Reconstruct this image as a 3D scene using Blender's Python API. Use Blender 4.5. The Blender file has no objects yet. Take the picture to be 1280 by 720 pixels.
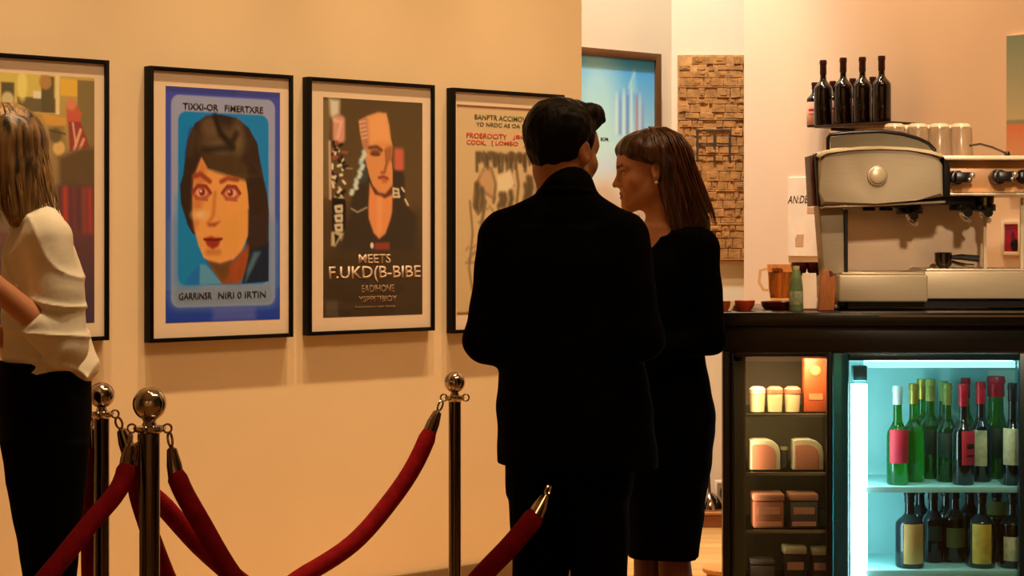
import bpy, bmesh, math, random
import numpy as np
from mathutils import Vector, Matrix, Euler

random.seed(7); np.random.seed(7)
C = bpy.context.scene.collection
PI = math.pi
F = 2400.0                     # focal length in photo pixels (1280 wide)
CAM_H = 1.41
def R(d): return math.radians(d)
def P(px, py, Y):              # point seen at photo pixel (px,py) at depth Y
    return Vector(((px-640)/F*Y, Y, CAM_H-(py-295)/F*Y))

# ---------------------------------------------------------------- materials
def lin(c):
    out = []
    for v in c[:3]:
        v = v/255.0
        out.append(v/12.92 if v <= 0.04045 else ((v+0.055)/1.055)**2.4)
    return (*out, 1.0)
def mat(name, rgb, rough=0.5, metal=0.0, var=0.06, scale=12.0, bump=0.0, bscale=60.0, sheen=0.0,
        spec=0.5, emit=None, estr=0.0, coat=0.0, trans=0.0, stretch=None):
    m = bpy.data.materials.new(name); m.use_nodes = True
    nt = m.node_tree; b = nt.nodes['Principled BSDF']
    col = rgb if len(rgb) == 4 else lin(rgb)
    tc = nt.nodes.new('ShaderNodeTexCoord')
    src = tc.outputs['Object']
    if stretch:
        mp = nt.nodes.new('ShaderNodeMapping'); mp.inputs['Scale'].default_value = stretch
        nt.links.new(src, mp.inputs['Vector']); src = mp.outputs['Vector']
    n = nt.nodes.new('ShaderNodeTexNoise'); n.inputs['Scale'].default_value = scale; n.inputs['Detail'].default_value = 4
    nt.links.new(src, n.inputs['Vector'])
    r = nt.nodes.new('ShaderNodeValToRGB')
    r.color_ramp.elements[0].position = .3; r.color_ramp.elements[1].position = .7
    r.color_ramp.elements[0].color = (*[max(0, v*(1-var)) for v in col[:3]], 1)
    r.color_ramp.elements[1].color = (*[min(1, v*(1+var)) for v in col[:3]], 1)
    nt.links.new(n.outputs['Fac'], r.inputs['Fac']); nt.links.new(r.outputs['Color'], b.inputs['Base Color'])
    b.inputs['Roughness'].default_value = rough; b.inputs['Metallic'].default_value = metal
    b.inputs['Specular IOR Level'].default_value = spec
    b.inputs['Coat Weight'].default_value = coat
    b.inputs['Transmission Weight'].default_value = trans
    if sheen: b.inputs['Sheen Weight'].default_value = sheen
    if emit is not None:
        b.inputs['Emission Color'].default_value = lin(emit); b.inputs['Emission Strength'].default_value = estr
    if bump:
        n2 = nt.nodes.new('ShaderNodeTexNoise'); n2.inputs['Scale'].default_value = bscale; n2.inputs['Detail'].default_value = 3
        nt.links.new(src, n2.inputs['Vector'])
        bp = nt.nodes.new('ShaderNodeBump'); bp.inputs['Strength'].default_value = bump; bp.inputs['Distance'].default_value = .004
        nt.links.new(n2.outputs['Fac'], bp.inputs['Height']); nt.links.new(bp.outputs['Normal'], b.inputs['Normal'])
    return m
def glass(name, tint=(255,255,255), refl=0.05, rough=0.02):
    # thin pane: clear with a fresnel reflection
    m = bpy.data.materials.new(name); m.use_nodes = True
    nt = m.node_tree; nt.nodes.remove(nt.nodes['Principled BSDF']); out = nt.nodes['Material Output']
    t = nt.nodes.new('ShaderNodeBsdfTransparent'); t.inputs['Color'].default_value = lin(tint)
    g = nt.nodes.new('ShaderNodeBsdfGlossy'); g.inputs['Roughness'].default_value = rough
    mx = nt.nodes.new('ShaderNodeMixShader'); mx.inputs['Fac'].default_value = refl
    nt.links.new(t.outputs[0], mx.inputs[1]); nt.links.new(g.outputs[0], mx.inputs[2])
    nt.links.new(mx.outputs[0], out.inputs['Surface'])
    return m
def vcol_mat(name, rough=.5, spec=.3, sss=0.0, bump=0.0, sheen=0.0):
    m = bpy.data.materials.new(name); m.use_nodes = True
    nt = m.node_tree; b = nt.nodes['Principled BSDF']
    a = nt.nodes.new('ShaderNodeAttribute'); a.attribute_name = 'Col'
    nt.links.new(a.outputs['Color'], b.inputs['Base Color'])
    b.inputs['Roughness'].default_value = rough; b.inputs['Specular IOR Level'].default_value = spec
    if sss:
        b.inputs['Subsurface Weight'].default_value = sss; b.inputs['Subsurface Radius'].default_value = (.01,.004,.002)
        b.inputs['Subsurface Scale'].default_value = .5
    if bump:
        n = nt.nodes.new('ShaderNodeTexNoise'); n.inputs['Scale'].default_value = 90
        bp = nt.nodes.new('ShaderNodeBump'); bp.inputs['Strength'].default_value = bump; bp.inputs['Distance'].default_value = .002
        nt.links.new(n.outputs['Fac'], bp.inputs['Height']); nt.links.new(bp.outputs['Normal'], b.inputs['Normal'])
    return m
def wood_mat(name, c1, c2, plank=(1.4, .14), rough=.4, rot=0):
    m = bpy.data.materials.new(name); m.use_nodes = True
    nt = m.node_tree; b = nt.nodes['Principled BSDF']
    tc = nt.nodes.new('ShaderNodeTexCoord'); mp = nt.nodes.new('ShaderNodeMapping'); mp.inputs['Rotation'].default_value = (0,0,rot)
    nt.links.new(tc.outputs['Object'], mp.inputs['Vector'])
    br = nt.nodes.new('ShaderNodeTexBrick'); br.inputs['Scale'].default_value = 1
    br.inputs['Brick Width'].default_value = plank[0]; br.inputs['Row Height'].default_value = plank[1]
    br.inputs['Mortar Size'].default_value = .003; br.inputs['Mortar'].default_value = lin([v*.45 for v in c2])
    br.inputs['Color1'].default_value = lin(c1); br.inputs['Color2'].default_value = lin(c2)
    nt.links.new(mp.outputs['Vector'], br.inputs['Vector'])
    m2 = nt.nodes.new('ShaderNodeMapping'); m2.inputs['Scale'].default_value = (2, 40, 2)
    nt.links.new(mp.outputs['Vector'], m2.inputs['Vector'])
    n = nt.nodes.new('ShaderNodeTexNoise'); n.inputs['Scale'].default_value = 2.0; n.inputs['Detail'].default_value = 6
    nt.links.new(m2.outputs['Vector'], n.inputs['Vector'])
    mx = nt.nodes.new('ShaderNodeMix'); mx.data_type = 'RGBA'; mx.blend_type = 'MULTIPLY'; mx.inputs['Factor'].default_value = .35
    nt.links.new(br.outputs['Color'], mx.inputs['A']); nt.links.new(n.outputs['Fac'], mx.inputs['B'])
    nt.links.new(mx.outputs['Result'], b.inputs['Base Color'])
    b.inputs['Roughness'].default_value = rough
    return m

# ---------------------------------------------------------------- mesh collector
class MB:
    def __init__(s): s.bm = bmesh.new(); s.mi = 0
    def _fin(s, verts, M=None, bevel=0, seg=2):
        faces = list({f for v in verts for f in v.link_faces})
        if bevel:
            edges = list({e for v in verts for e in v.link_edges})
            r = bmesh.ops.bevel(s.bm, geom=edges, offset=bevel, segments=seg, profile=.5, affect='EDGES', clamp_overlap=True)
            vs = set(v for f in r['faces'] for v in f.verts)
            vs |= set(v for v in verts if v.is_valid)
            # flood to the full island
            st = list(vs)
            while st:
                v = st.pop()
                for e in v.link_edges:
                    o = e.other_vert(v)
                    if o not in vs: vs.add(o); st.append(o)
            verts = list(vs); faces = list({f for v in verts for f in v.link_faces})
        for f in faces: f.material_index = s.mi
        if M is not None: bmesh.ops.transform(s.bm, matrix=M, verts=verts)
        return verts
    def box(s, c, size, rot=None, bevel=0, seg=2):
        M0 = Matrix.Diagonal((*size, 1))
        v = bmesh.ops.create_cube(s.bm, size=1, matrix=M0)['verts']
        M = Matrix.Translation(c) @ (Euler(rot).to_matrix().to_4x4() if rot else Matrix.Identity(4))
        s._fin(v, M, bevel, seg); return s
    def cyl(s, a, b, r1, r2=None, seg=20, bevel=0):
        a, b = Vector(a), Vector(b); r2 = r1 if r2 is None else r2
        v = bmesh.ops.create_cone(s.bm, cap_ends=True, segments=seg, radius1=r1, radius2=r2, depth=(b-a).length)['verts']
        q = Vector((0,0,1)).rotation_difference((b-a).normalized())
        s._fin(v, Matrix.Translation((a+b)/2) @ q.to_matrix().to_4x4(), bevel); return s
    def sphere(s, c, r, scale=(1,1,1), seg=24, rings=14, rot=None):
        v = bmesh.ops.create_uvsphere(s.bm, u_segments=seg, v_segments=rings, radius=r)['verts']
        M = Matrix.Translation(c) @ (Euler(rot).to_matrix().to_4x4() if rot else Matrix.Identity(4)) @ Matrix.Diagonal((*scale,1))
        s._fin(v, M); return s
    def lathe(s, prof, c=(0,0,0), seg=24, a0=0, a1=2*PI):
        full = abs(a1-a0-2*PI) < 1e-6; n = seg if full else seg+1
        rows = []
        for r, z in prof:
            if r < 1e-6 and full: rows.append([s.bm.verts.new((c[0], c[1], c[2]+z))]*n)
            else: rows.append([s.bm.verts.new((c[0]+r*math.cos(a0+(a1-a0)*i/seg), c[1]+r*math.sin(a0+(a1-a0)*i/seg), c[2]+z)) for i in range(n)])
        for j in range(len(rows)-1):
            for i in range(seg):
                k = (i+1) % n
                q = [rows[j][i], rows[j][k], rows[j+1][k], rows[j+1][i]]
                u = []
                for x in q:
                    if x not in u: u.append(x)
                if len(u) > 2:
                    try: f = s.bm.faces.new(u); f.material_index = s.mi
                    except ValueError: pass
        return s
    def tube(s, pts, rad, seg=10, caps=True):
        pts = [Vector(p) for p in pts]; n = len(pts)
        rad = rad if isinstance(rad, (list, tuple)) else [rad]*n
        rows = []; up = Vector((0,0,1))
        t0 = (pts[1]-pts[0]).normalized()
        if abs(t0.dot(up)) > .95: up = Vector((0,1,0))
        nrm = (up - t0*up.dot(t0)).normalized()
        for i, p in enumerate(pts):
            t = (pts[min(i+1,n-1)]-pts[max(i-1,0)]).normalized()
            nrm = (nrm - t*nrm.dot(t)).normalized(); bn = t.cross(nrm)
            rows.append([s.bm.verts.new(p + rad[i]*(math.cos(2*PI*k/seg)*nrm + math.sin(2*PI*k/seg)*bn)) for k in range(seg)])
        for j in range(n-1):
            for k in range(seg):
                f = s.bm.faces.new([rows[j][k], rows[j][(k+1)%seg], rows[j+1][(k+1)%seg], rows[j+1][k]]); f.material_index = s.mi
        if caps:
            for row in (rows[0][::-1], rows[-1]):
                f = s.bm.faces.new(row); f.material_index = s.mi
        return s
    def prism(s, pts, y0, y1, bevel=0):       # outline in XZ pushed along Y
        a = [s.bm.verts.new((x, y0, z)) for x, z in pts]; b = [s.bm.verts.new((x, y1, z)) for x, z in pts]
        n = len(pts)
        s.bm.faces.new(a); s.bm.faces.new(b[::-1])
        for i in range(n): s.bm.faces.new([a[i], b[i], b[(i+1)%n], a[(i+1)%n]])
        vs = a+b
        for f in {f for v in vs for f in v.link_faces}: f.material_index = s.mi
        if bevel:
            ed = [e for e in {e for v in vs for e in v.link_edges} if e.calc_face_angle(0) > .5 or True]
            ring = [e for e in ed if (e.verts[0] in a) == (e.verts[1] in a)]
            r = bmesh.ops.bevel(s.bm, geom=ring, offset=bevel, segments=3, profile=.5, affect='EDGES', clamp_overlap=True)
            for f in r['faces']: f.material_index = s.mi
        return s
    def build(s, name, mats, parent=None, smooth=True, ang=35):
        bmesh.ops.recalc_face_normals(s.bm, faces=s.bm.faces)
        me = bpy.data.meshes.new(name); s.bm.to_mesh(me); s.bm.free()
        for m in (mats if isinstance(mats, (list, tuple)) else [mats]): me.materials.append(m)
        if smooth:
            me.polygons.foreach_set('use_smooth', [True]*len(me.polygons)); me.set_sharp_from_angle(angle=R(ang))
        o = bpy.data.objects.new(name, me); C.objects.link(o)
        if parent: o.parent = parent
        return o

def thing(name, label, cat, loc=(0,0,0), rotz=0, group=None):
    o = bpy.data.objects.new(name, None); C.objects.link(o); o.empty_display_size = .1
    o.location = loc; o.rotation_euler = (0,0,rotz)
    return tag(o, label, cat, group)
def tag(o, label, cat, group=None):
    o['label'] = label; o['category'] = cat
    if group: o['group'] = group
    return o
def struct(o): o['kind'] = 'structure'; return o
def dup(root, loc, rotz, label, group=None):
    r = root.copy(); C.objects.link(r); r.location = loc; r.rotation_euler = (0,0,rotz)
    r['label'] = label
    if group: r['group'] = group
    for ch in list(root.children):
        c = ch.copy(); C.objects.link(c); c.parent = r
        for g in ch.children:
            d = g.copy(); C.objects.link(d); d.parent = c
    return r
def text(body, w, h, m, parent, loc, name='lettering', depth=.0006, rot=(PI/2,0,0), italic=0, bold=.012):
    if '  ' in body:           # words set apart become lettering of their own
        ws = [q.strip() for q in body.split('  ') if q.strip()]; n = sum(len(q) for q in ws)+1.5*(len(ws)-1); x = -w/2
        for q in ws:
            l = w*len(q)/n; text(q, l, h, m, parent, (loc[0]+x+l/2, loc[1], loc[2]), name, depth, rot, italic, bold); x += l+w*1.5/n
        return
    cu = bpy.data.curves.new(name, 'FONT'); cu.body = body; cu.size = 1; cu.extrude = 0; cu.resolution_u = 3
    cu.align_x = 'LEFT'
    if italic: cu.shear = italic
    cu.offset = bold
    t = bpy.data.objects.new('tmp', cu); C.objects.link(t)
    bpy.context.view_layer.update()
    me = bpy.data.meshes.new_from_object(t.evaluated_get(bpy.context.evaluated_depsgraph_get()))
    bpy.data.objects.remove(t); bpy.data.curves.remove(cu)
    n = len(me.vertices); co = np.empty(n*3, 'f'); me.vertices.foreach_get('co', co); co = co.reshape(-1,3)
    lo, hi = co.min(0), co.max(0); sc = (hi-lo); sc[sc < 1e-6] = 1
    x = (co[:,0]-lo[0])/sc[0]*w - w/2; z = (co[:,1]-lo[1])/sc[1]*h - h/2
    co = np.stack([x, z, np.zeros(n)], 1).astype('f'); me.vertices.foreach_set('co', co.ravel())
    me.materials.clear(); me.materials.append(m); me.name = name
    bm = bmesh.new(); bm.from_mesh(me)
    g = bmesh.ops.extrude_face_region(bm, geom=list(bm.faces))
    bmesh.ops.translate(bm, verts=[v for v in g['geom'] if isinstance(v, bmesh.types.BMVert)], vec=(0,0,depth))
    bm.to_mesh(me); bm.free()
    o = bpy.data.objects.new(name, me); C.objects.link(o); o.location = loc; o.rotation_euler = rot
    if parent: o.parent = parent
    return o

# ---------------------------------------------------------------- signed-distance modelling (smooth organic shapes)
def mesh_from_arrays(name, V, Q, mats, parent=None, colors=None, smooth=True):
    me = bpy.data.meshes.new(name); nq = len(Q)
    me.vertices.add(len(V)); me.vertices.foreach_set('co', V.astype('f').ravel())
    me.loops.add(nq*4); me.loops.foreach_set('vertex_index', Q.astype('i').ravel())
    me.polygons.add(nq); me.polygons.foreach_set('loop_start', np.arange(0, nq*4, 4, dtype='i'))
    me.polygons.foreach_set('use_smooth', np.full(nq, smooth))
    me.update(calc_edges=True); me.validate()
    if colors is not None:
        a = me.color_attributes.new('Col', 'FLOAT_COLOR', 'POINT')
        a.data.foreach_set('color', np.concatenate([colors, np.ones((len(V),1))], 1).astype('f').ravel())
    for m in (mats if isinstance(mats, (list, tuple)) else [mats]): me.materials.append(m)
    o = bpy.data.objects.new(name, me); C.objects.link(o)
    if parent: o.parent = parent
    return o
def A(*v): return np.array(v, dtype='f')
class SDF:
    def __init__(s): s.p = []
    def add(s, lo, hi, fn, k=.02, op='u'): s.p.append((np.array(lo, 'f'), np.array(hi, 'f'), fn, k, op)); return s
    def cone(s, a, b, ra, rb=None, k=.02, op='u'):
        a, b = np.array(a, 'f'), np.array(b, 'f'); rb = ra if rb is None else rb
        ba = b-a; L = float(ba@ba)+1e-9; rm = max(ra, rb)
        def fn(X, Y, Z):
            px, py, pz = X-a[0], Y-a[1], Z-a[2]
            t = np.clip((px*ba[0]+py*ba[1]+pz*ba[2])/L, 0, 1)
            return np.sqrt((px-t*ba[0])**2+(py-t*ba[1])**2+(pz-t*ba[2])**2) - (ra+(rb-ra)*t)
        return s.add(np.minimum(a,b)-rm, np.maximum(a,b)+rm, fn, k, op)
    def ell(s, c, r, k=.02, op='u', rot=None):
        c, r = np.array(c, 'f'), np.array(r, 'f'); M = np.eye(3, dtype='f') if rot is None else np.array(rot, 'f')
        rm = float(r.max()) if rot is not None else r
        def fn(X, Y, Z):
            dx, dy, dz = X-c[0], Y-c[1], Z-c[2]
            x = M[0,0]*dx+M[1,0]*dy+M[2,0]*dz; y = M[0,1]*dx+M[1,1]*dy+M[2,1]*dz; z = M[0,2]*dx+M[1,2]*dy+M[2,2]*dz
            k0 = np.sqrt((x/r[0])**2+(y/r[1])**2+(z/r[2])**2)
            k1 = np.sqrt((x/r[0]**2)**2+(y/r[1]**2)**2+(z/r[2]**2)**2)+1e-6
            return k0*(k0-1)/k1
        return s.add(c-rm, c+rm, fn, k, op)
    def secs(s, rows, k=.03, op='u', pw=2.0):      # stacked (z, cx, cy, rx, ry) ellipses
        rows = sorted(rows); z = np.array([r[0] for r in rows]); Q = np.array(rows)
        zi = np.linspace(z[0], z[-1], 200)
        def sm(c):
            v = np.interp(zi, z, Q[:,c]); w = 9
            vp = np.pad(v, w, mode='edge'); return np.convolve(vp, np.ones(2*w+1)/(2*w+1), 'valid')
        cx, cy, rx, ry = [sm(c) for c in (1,2,3,4)]
        def fn(X, Y, Z):
            ix = np.clip(Z, z[0], z[-1])
            a = np.interp(ix, zi, cx).astype('f'); b = np.interp(ix, zi, cy).astype('f')
            p = np.interp(ix, zi, rx).astype('f'); q = np.interp(ix, zi, ry).astype('f')
            u = np.abs((X-a)/p); v = np.abs((Y-b)/q)
            g = ((u**pw+v**pw)**(1/pw)-1)*np.minimum(p, q)
            return np.maximum(g, np.maximum(z[0]-Z, Z-z[-1]))
        m = max(Q[:,3].max(), Q[:,4].max())
        return s.add((Q[:,1].min()-m, Q[:,2].min()-m, z[0]), (Q[:,1].max()+m, Q[:,2].max()+m, z[-1]), fn, k, op)
    def mesh(s, h, disp=None, pad=.03):
        us = [p for p in s.p if p[4] == 'u']
        lo = np.min([p[0] for p in us], 0)-pad; hi = np.max([p[1] for p in us], 0)+pad
        ax = [np.arange(lo[i], hi[i]+h, h, dtype='f') for i in range(3)]
        G = np.full([len(a) for a in ax], .5, 'f')
        for l, u, fn, k, op in s.p:
            m = k+3*h+.006
            sl = [slice(max(0, int((l[i]-m-lo[i])/h)), max(0, min(len(ax[i]), int((u[i]+m-lo[i])/h)+2))) for i in range(3)]
            X, Y, Z = np.meshgrid(*[ax[i][sl[i]] for i in range(3)], indexing='ij', sparse=True)
            if 0 in (X.size, Y.size, Z.size): continue
            g = G[tuple(sl)]; d = fn(X, Y, Z).astype('f')
            if op == 'u':
                e = np.maximum(k-np.abs(g-d), 0)/k; G[tuple(sl)] = np.minimum(g, d)-e*e*k*.25
            elif op == 's':
                e = np.maximum(k-np.abs(g+d), 0)/k; G[tuple(sl)] = np.maximum(g, -d)+e*e*k*.25
        if disp is not None:
            idx = np.nonzero(np.abs(G) < 3*h+.01)
            G[idx] += disp(ax[0][idx[0]], ax[1][idx[1]], ax[2][idx[2]])
        G[0] = G[-1] = .5; G[:,0] = G[:,-1] = .5; G[:,:,0] = G[:,:,-1] = .5
        I = G < 0
        n = np.array(G.shape)
        cnt = np.zeros(n-1, 'i1')
        for dx in (0,1):
            for dy in (0,1):
                for dz in (0,1): cnt += I[dx:n[0]-1+dx, dy:n[1]-1+dy, dz:n[2]-1+dz]
        act = (cnt > 0) & (cnt < 8); ids = np.nonzero(act); N = len(ids[0])
        ind = np.full(n-1, -1, 'i4'); ind[ids] = np.arange(N)
        base = np.stack(ids, 1); S = np.zeros((N,3), 'f'); W = np.zeros((N,1), 'f')
        co = [(x,y,z) for x in (0,1) for y in (0,1) for z in (0,1)]
        for i, a in enumerate(co):
            for b in co[i+1:]:
                if sum(abs(a[q]-b[q]) for q in range(3)) != 1: continue
                va = G[base[:,0]+a[0], base[:,1]+a[1], base[:,2]+a[2]]; vb = G[base[:,0]+b[0], base[:,1]+b[1], base[:,2]+b[2]]
                cr = (va < 0) != (vb < 0); t = np.where(cr, va/np.where(cr, va-vb, 1), 0)[:,None]
                pnt = np.array(a, 'f')+t*(np.array(b, 'f')-np.array(a, 'f'))
                S += np.where(cr[:,None], pnt, 0); W += cr[:,None]
        V = (base+S/np.maximum(W,1))*h + lo
        Q = []
        for axis in range(3):
            o1, o2 = (axis+1)%3, (axis+2)%3
            sa = [slice(1,-1)]*3; sa[axis] = slice(0, n[axis]-1); sb = list(sa); sb[axis] = slice(1, n[axis])
            a, b = I[tuple(sa)], I[tuple(sb)]
            e = np.stack(np.nonzero(a != b), 1); fl = a[tuple(e.T)]
            for q in (o1, o2): e[:,q] += 1
            def cell(d1, d2):
                c = e.copy(); c[:,o1] -= d1; c[:,o2] -= d2; return ind[c[:,0], c[:,1], c[:,2]]
            q = np.stack([cell(1,1), cell(0,1), cell(0,0), cell(1,0)], 1)
            q[~fl] = q[~fl][:, ::-1]; Q.append(q)
        return V, np.concatenate(Q)
# ================================================================ camera, world
cam = bpy.data.cameras.new('camera'); co_ = bpy.data.objects.new('camera', cam); C.objects.link(co_)
co_.location = (0,0,CAM_H); co_.rotation_euler = (PI/2,0,0)
cam.sensor_width = 36; cam.lens = F/1280*36; cam.shift_y = -65/1280; cam.clip_end = 60
S = bpy.context.scene; S.camera = co_
S.view_settings.view_transform = 'Standard'; S.view_settings.look = 'None'; S.view_settings.gamma = 1
S.view_settings.exposure = 0; S.view_settings.use_curve_mapping = False
w = bpy.data.worlds.new('world'); S.world = w; w.use_nodes = True
bg = w.node_tree.nodes['Background']; bg.inputs['Color'].default_value = (1,.55,.25,1); bg.inputs['Strength'].default_value = .03

# ================================================================ materials
M_wall = mat('warm_plaster', (236,217,184), .75, var=.02, scale=3, bump=.06, bscale=240)
M_wall2 = mat('warm_plaster_bar', (240,214,188), .7, var=.02, scale=3, bump=.05, bscale=240)
M_ceil = mat('ceiling_paint', (225,215,200), .9)
M_floor = wood_mat('oak_floor', (216,170,104), (200,150,86), rot=R(0))
M_base = mat('baseboard_paint', (110,88,60), .5)
M_base2 = mat('baseboard_oak', (140,86,44), .45, var=.15, stretch=(1,30,30))
M_frame = mat('black_frame', (7,6,5), .5, spec=.15)
M_bronze = mat('bronze_frame', (104,66,32), .45, metal=.2)
M_mount = mat('mount_board', (238,222,204), .8, var=.01)
M_glaze = glass('picture_glass', refl=.02, rough=.03)
M_art = vcol_mat('printed_paper', .55, .2)
M_ink = mat('black_ink', (24,18,18), .6)
M_chrome = mat('chrome', (176,164,150), .10, metal=1, var=.02)
M_chrome_dk = mat('polished_steel', (104,96,88), .13, metal=1, var=.04)
M_velvet = mat('red_velvet', (112,3,12), .85, var=.25, scale=30, bump=.4, bscale=160, spec=.1)

# ================================================================ walls
TH = math.atan2(.67, .743)
d_ = Vector((math.cos(TH), math.sin(TH), 0)); n_ = Vector((math.sin(TH), -math.cos(TH), 0))
p0 = Vector((-.0866, 7.685, 0))
def on_wall(px, off, o=None, n=None, dd=None):
    o = p0 if o is None else o; n = n_ if n is None else n; dd = d_ if dd is None else dd
    t = (px-640)/F; Y = (n.dot(o)+off)/(n.x*t+n.y); p = Vector((t*Y, Y, 0))
    return (p-o).dot(dd), Y
def zat(py, Y): return CAM_H-(py-295)/F*Y
CEIL = 5.6
s_end, _ = on_wall(727, 0)
b = MB(); b.box((( -7+s_end)/2, .06, CEIL/2), (7+s_end, .12, CEIL)); wl = struct(b.build('wall_left', M_wall, smooth=False))
wl.location = p0; wl.rotation_euler = (0,0,TH)
b = MB(); b.box(((-7+s_end)/2, -.009, .055), (7+s_end, .018, .11), bevel=.004); bl = struct(b.build('baseboard_left', M_base)); bl.location = p0; bl.rotation_euler = (0,0,TH)
# alcove behind the end of the left wall
pc = Vector((.79, 9.5, 0))
b = MB(); b.box((-1.1, .05, CEIL/2), (2.2, .1, CEIL)); wa = struct(b.build('wall_alcove', M_wall, smooth=False)); wa.location = pc; wa.rotation_euler = (0,0,TH)
b = MB(); b.box((.55, .05, CEIL/2), (1.3, .1, CEIL)); wb = struct(b.build('wall_back', M_wall, smooth=False)); wb.location = pc
b = MB(); b.box((.55, -.008, .036), (1.3, .016, .072), bevel=.004); bb = struct(b.build('baseboard_back', M_base2)); bb.location = pc
# bar wall on the right
pr = Vector((290/F*8.9, 8.9, 0)); TR = TH-PI/2
e_ = Vector((math.cos(TR), math.sin(TR), 0)); m_ = Vector((math.sin(TR), -math.cos(TR), 0))
b = MB(); b.box((2.25, .1, CEIL/2), (4.5, .2, CEIL)); wr = struct(b.build('wall_right', M_wall2, smooth=False)); wr.location = pr; wr.rotation_euler = (0,0,TR)
def on_bar(px, off): return on_wall(px, off, pr, m_, e_)
b = MB(); b.box((-1, 4.5, -.03), (12, 13, .06)); fl = struct(b.build('floor', M_floor, smooth=False))
b = MB(); b.box((-1, 4.5, CEIL+.05), (12, 13, .1)); struct(b.build('ceiling', M_ceil, smooth=False))
b = MB(); b.box((-1, -2.05, CEIL/2), (12, .1, CEIL)); struct(b.build('wall_front', M_wall, smooth=False))

# ================================================================ painted prints
class Canvas:
    def __init__(s, w, h, rgb, nx=150):
        s.w, s.h = w, h; s.nx = nx; s.ny = int(nx*h/w)
        s.U, s.V = np.meshgrid(np.linspace(0,100,s.nx), np.linspace(0,100,s.ny))
        s.X, s.Y = s.U/100*w, s.V/100*h
        s.a = np.ones((s.ny, s.nx, 3))*np.array(rgb, float)
    def mix(s, cov, c):
        c = np.array(c, float); s.a = s.a*(1-cov[...,None])+c*cov[...,None]
    def cov(s, d, soft): return np.clip(.5-d/(soft*s.w), 0, 1)
    def poly(s, pts, c, soft=.012, al=1):
        p = np.array(pts, float)/100*np.array([s.w, s.h]); n = len(p)
        D = np.full(s.X.shape, 1e9); ins = np.zeros(s.X.shape, bool)
        for i in range(n):
            a, b = p[i], p[(i+1)%n]; e = b-a; L = e@e+1e-12
            t = np.clip(((s.X-a[0])*e[0]+(s.Y-a[1])*e[1])/L, 0, 1)
            D = np.minimum(D, (s.X-a[0]-t*e[0])**2+(s.Y-a[1]-t*e[1])**2)
            cr = ((a[1] > s.Y) != (b[1] > s.Y)) & (s.X < (b[0]-a[0])*(s.Y-a[1])/(b[1]-a[1]+1e-12)+a[0]); ins ^= cr
        D = np.sqrt(D); D[ins] *= -1
        s.mix(s.cov(D, soft)*al, c); return s
    def rr(s, x0, y0, x1, y1, c, r=0, soft=.012, al=1):
        hx, hy = (x1-x0)/200*s.w, (y1-y0)/200*s.h; r = r*s.w
        qx = np.abs(s.X-(x0+x1)/200*s.w)-hx+r; qy = np.abs(s.Y-(y0+y1)/200*s.h)-hy+r
        D = np.sqrt(np.maximum(qx,0)**2+np.maximum(qy,0)**2)+np.minimum(np.maximum(qx,qy),0)-r
        s.mix(s.cov(D, soft)*al, c); return s
    def ell(s, x, y, rx, ry, c, soft=.02, al=1):
        X = (s.X-x/100*s.w)/(rx/100*s.w); Y = (s.Y-y/100*s.h)/(ry/100*s.h); k = np.sqrt(X*X+Y*Y)
        s.mix(s.cov((k-1)*min(rx/100*s.w, ry/100*s.h), soft)*al, c); return s
    def line(s, pts, wd, c, soft=.01, al=1):
        p = np.array(pts, float)/100*np.array([s.w, s.h]); D = np.full(s.X.shape, 1e9)
        for a, b in zip(p[:-1], p[1:]):
            e = b-a; t = np.clip(((s.X-a[0])*e[0]+(s.Y-a[1])*e[1])/(e@e+1e-12), 0, 1)
            D = np.minimum(D, np.sqrt((s.X-a[0]-t*e[0])**2+(s.Y-a[1]-t*e[1])**2))
        s.mix(s.cov(D-wd*s.w, soft)*al, c); return s
    def vgrad(s, c0, c1, v0=0, v1=100, al=1):
        t = np.clip((s.V-v0)/(v1-v0), 0, 1)[...,None]; m = ((s.V >= v0) & (s.V <= v1))[...,None]*al
        s.a = s.a*(1-m)+(np.array(c0)*(1-t)+np.array(c1)*t)*m; return s
    def build(s, name, parent, y, cx=0, cz=0, ill=(.84,.58,.40)):
        # printed colours are stated as seen in the warm room, so take the lamp colour back out
        u = (s.X-s.w/2+cx).ravel(); v = (s.h/2-s.Y+cz).ravel()
        # a thin sheet of printed paper: coloured front plus a plain back and rim
        V = np.stack([u, np.full(u.shape, y), v], 1)
        i = np.arange(s.nx*s.ny).reshape(s.ny, s.nx)
        Q = np.stack([i[:-1,:-1], i[1:,:-1], i[1:,1:], i[:-1,1:]], -1).reshape(-1,4)
        k = len(V); x0, x1, z0, z1 = u.min(), u.max(), v.min(), v.max()
        bk = np.array([(x0,y+.001,z0),(x1,y+.001,z0),(x1,y+.001,z1),(x0,y+.001,z1),(x0,y,z0),(x1,y,z0),(x1,y,z1),(x0,y,z1)])
        bq = np.array([(0,3,2,1),(4,5,1,0),(5,6,2,1),(6,7,3,2),(7,4,0,3)])+k
        c = s.a.reshape(-1,3)/255; c = np.where(c <= .04045, c/12.92, ((np.clip(c,0,1)+.055)/1.055)**2.4)
        c = np.clip(c/np.array(ill), 0, .92)
        return mesh_from_arrays(name, np.concatenate([V, bk]), np.concatenate([Q, bq]), M_art, parent,
                                np.concatenate([c, np.full((8,3), .6)]), smooth=False)

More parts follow.
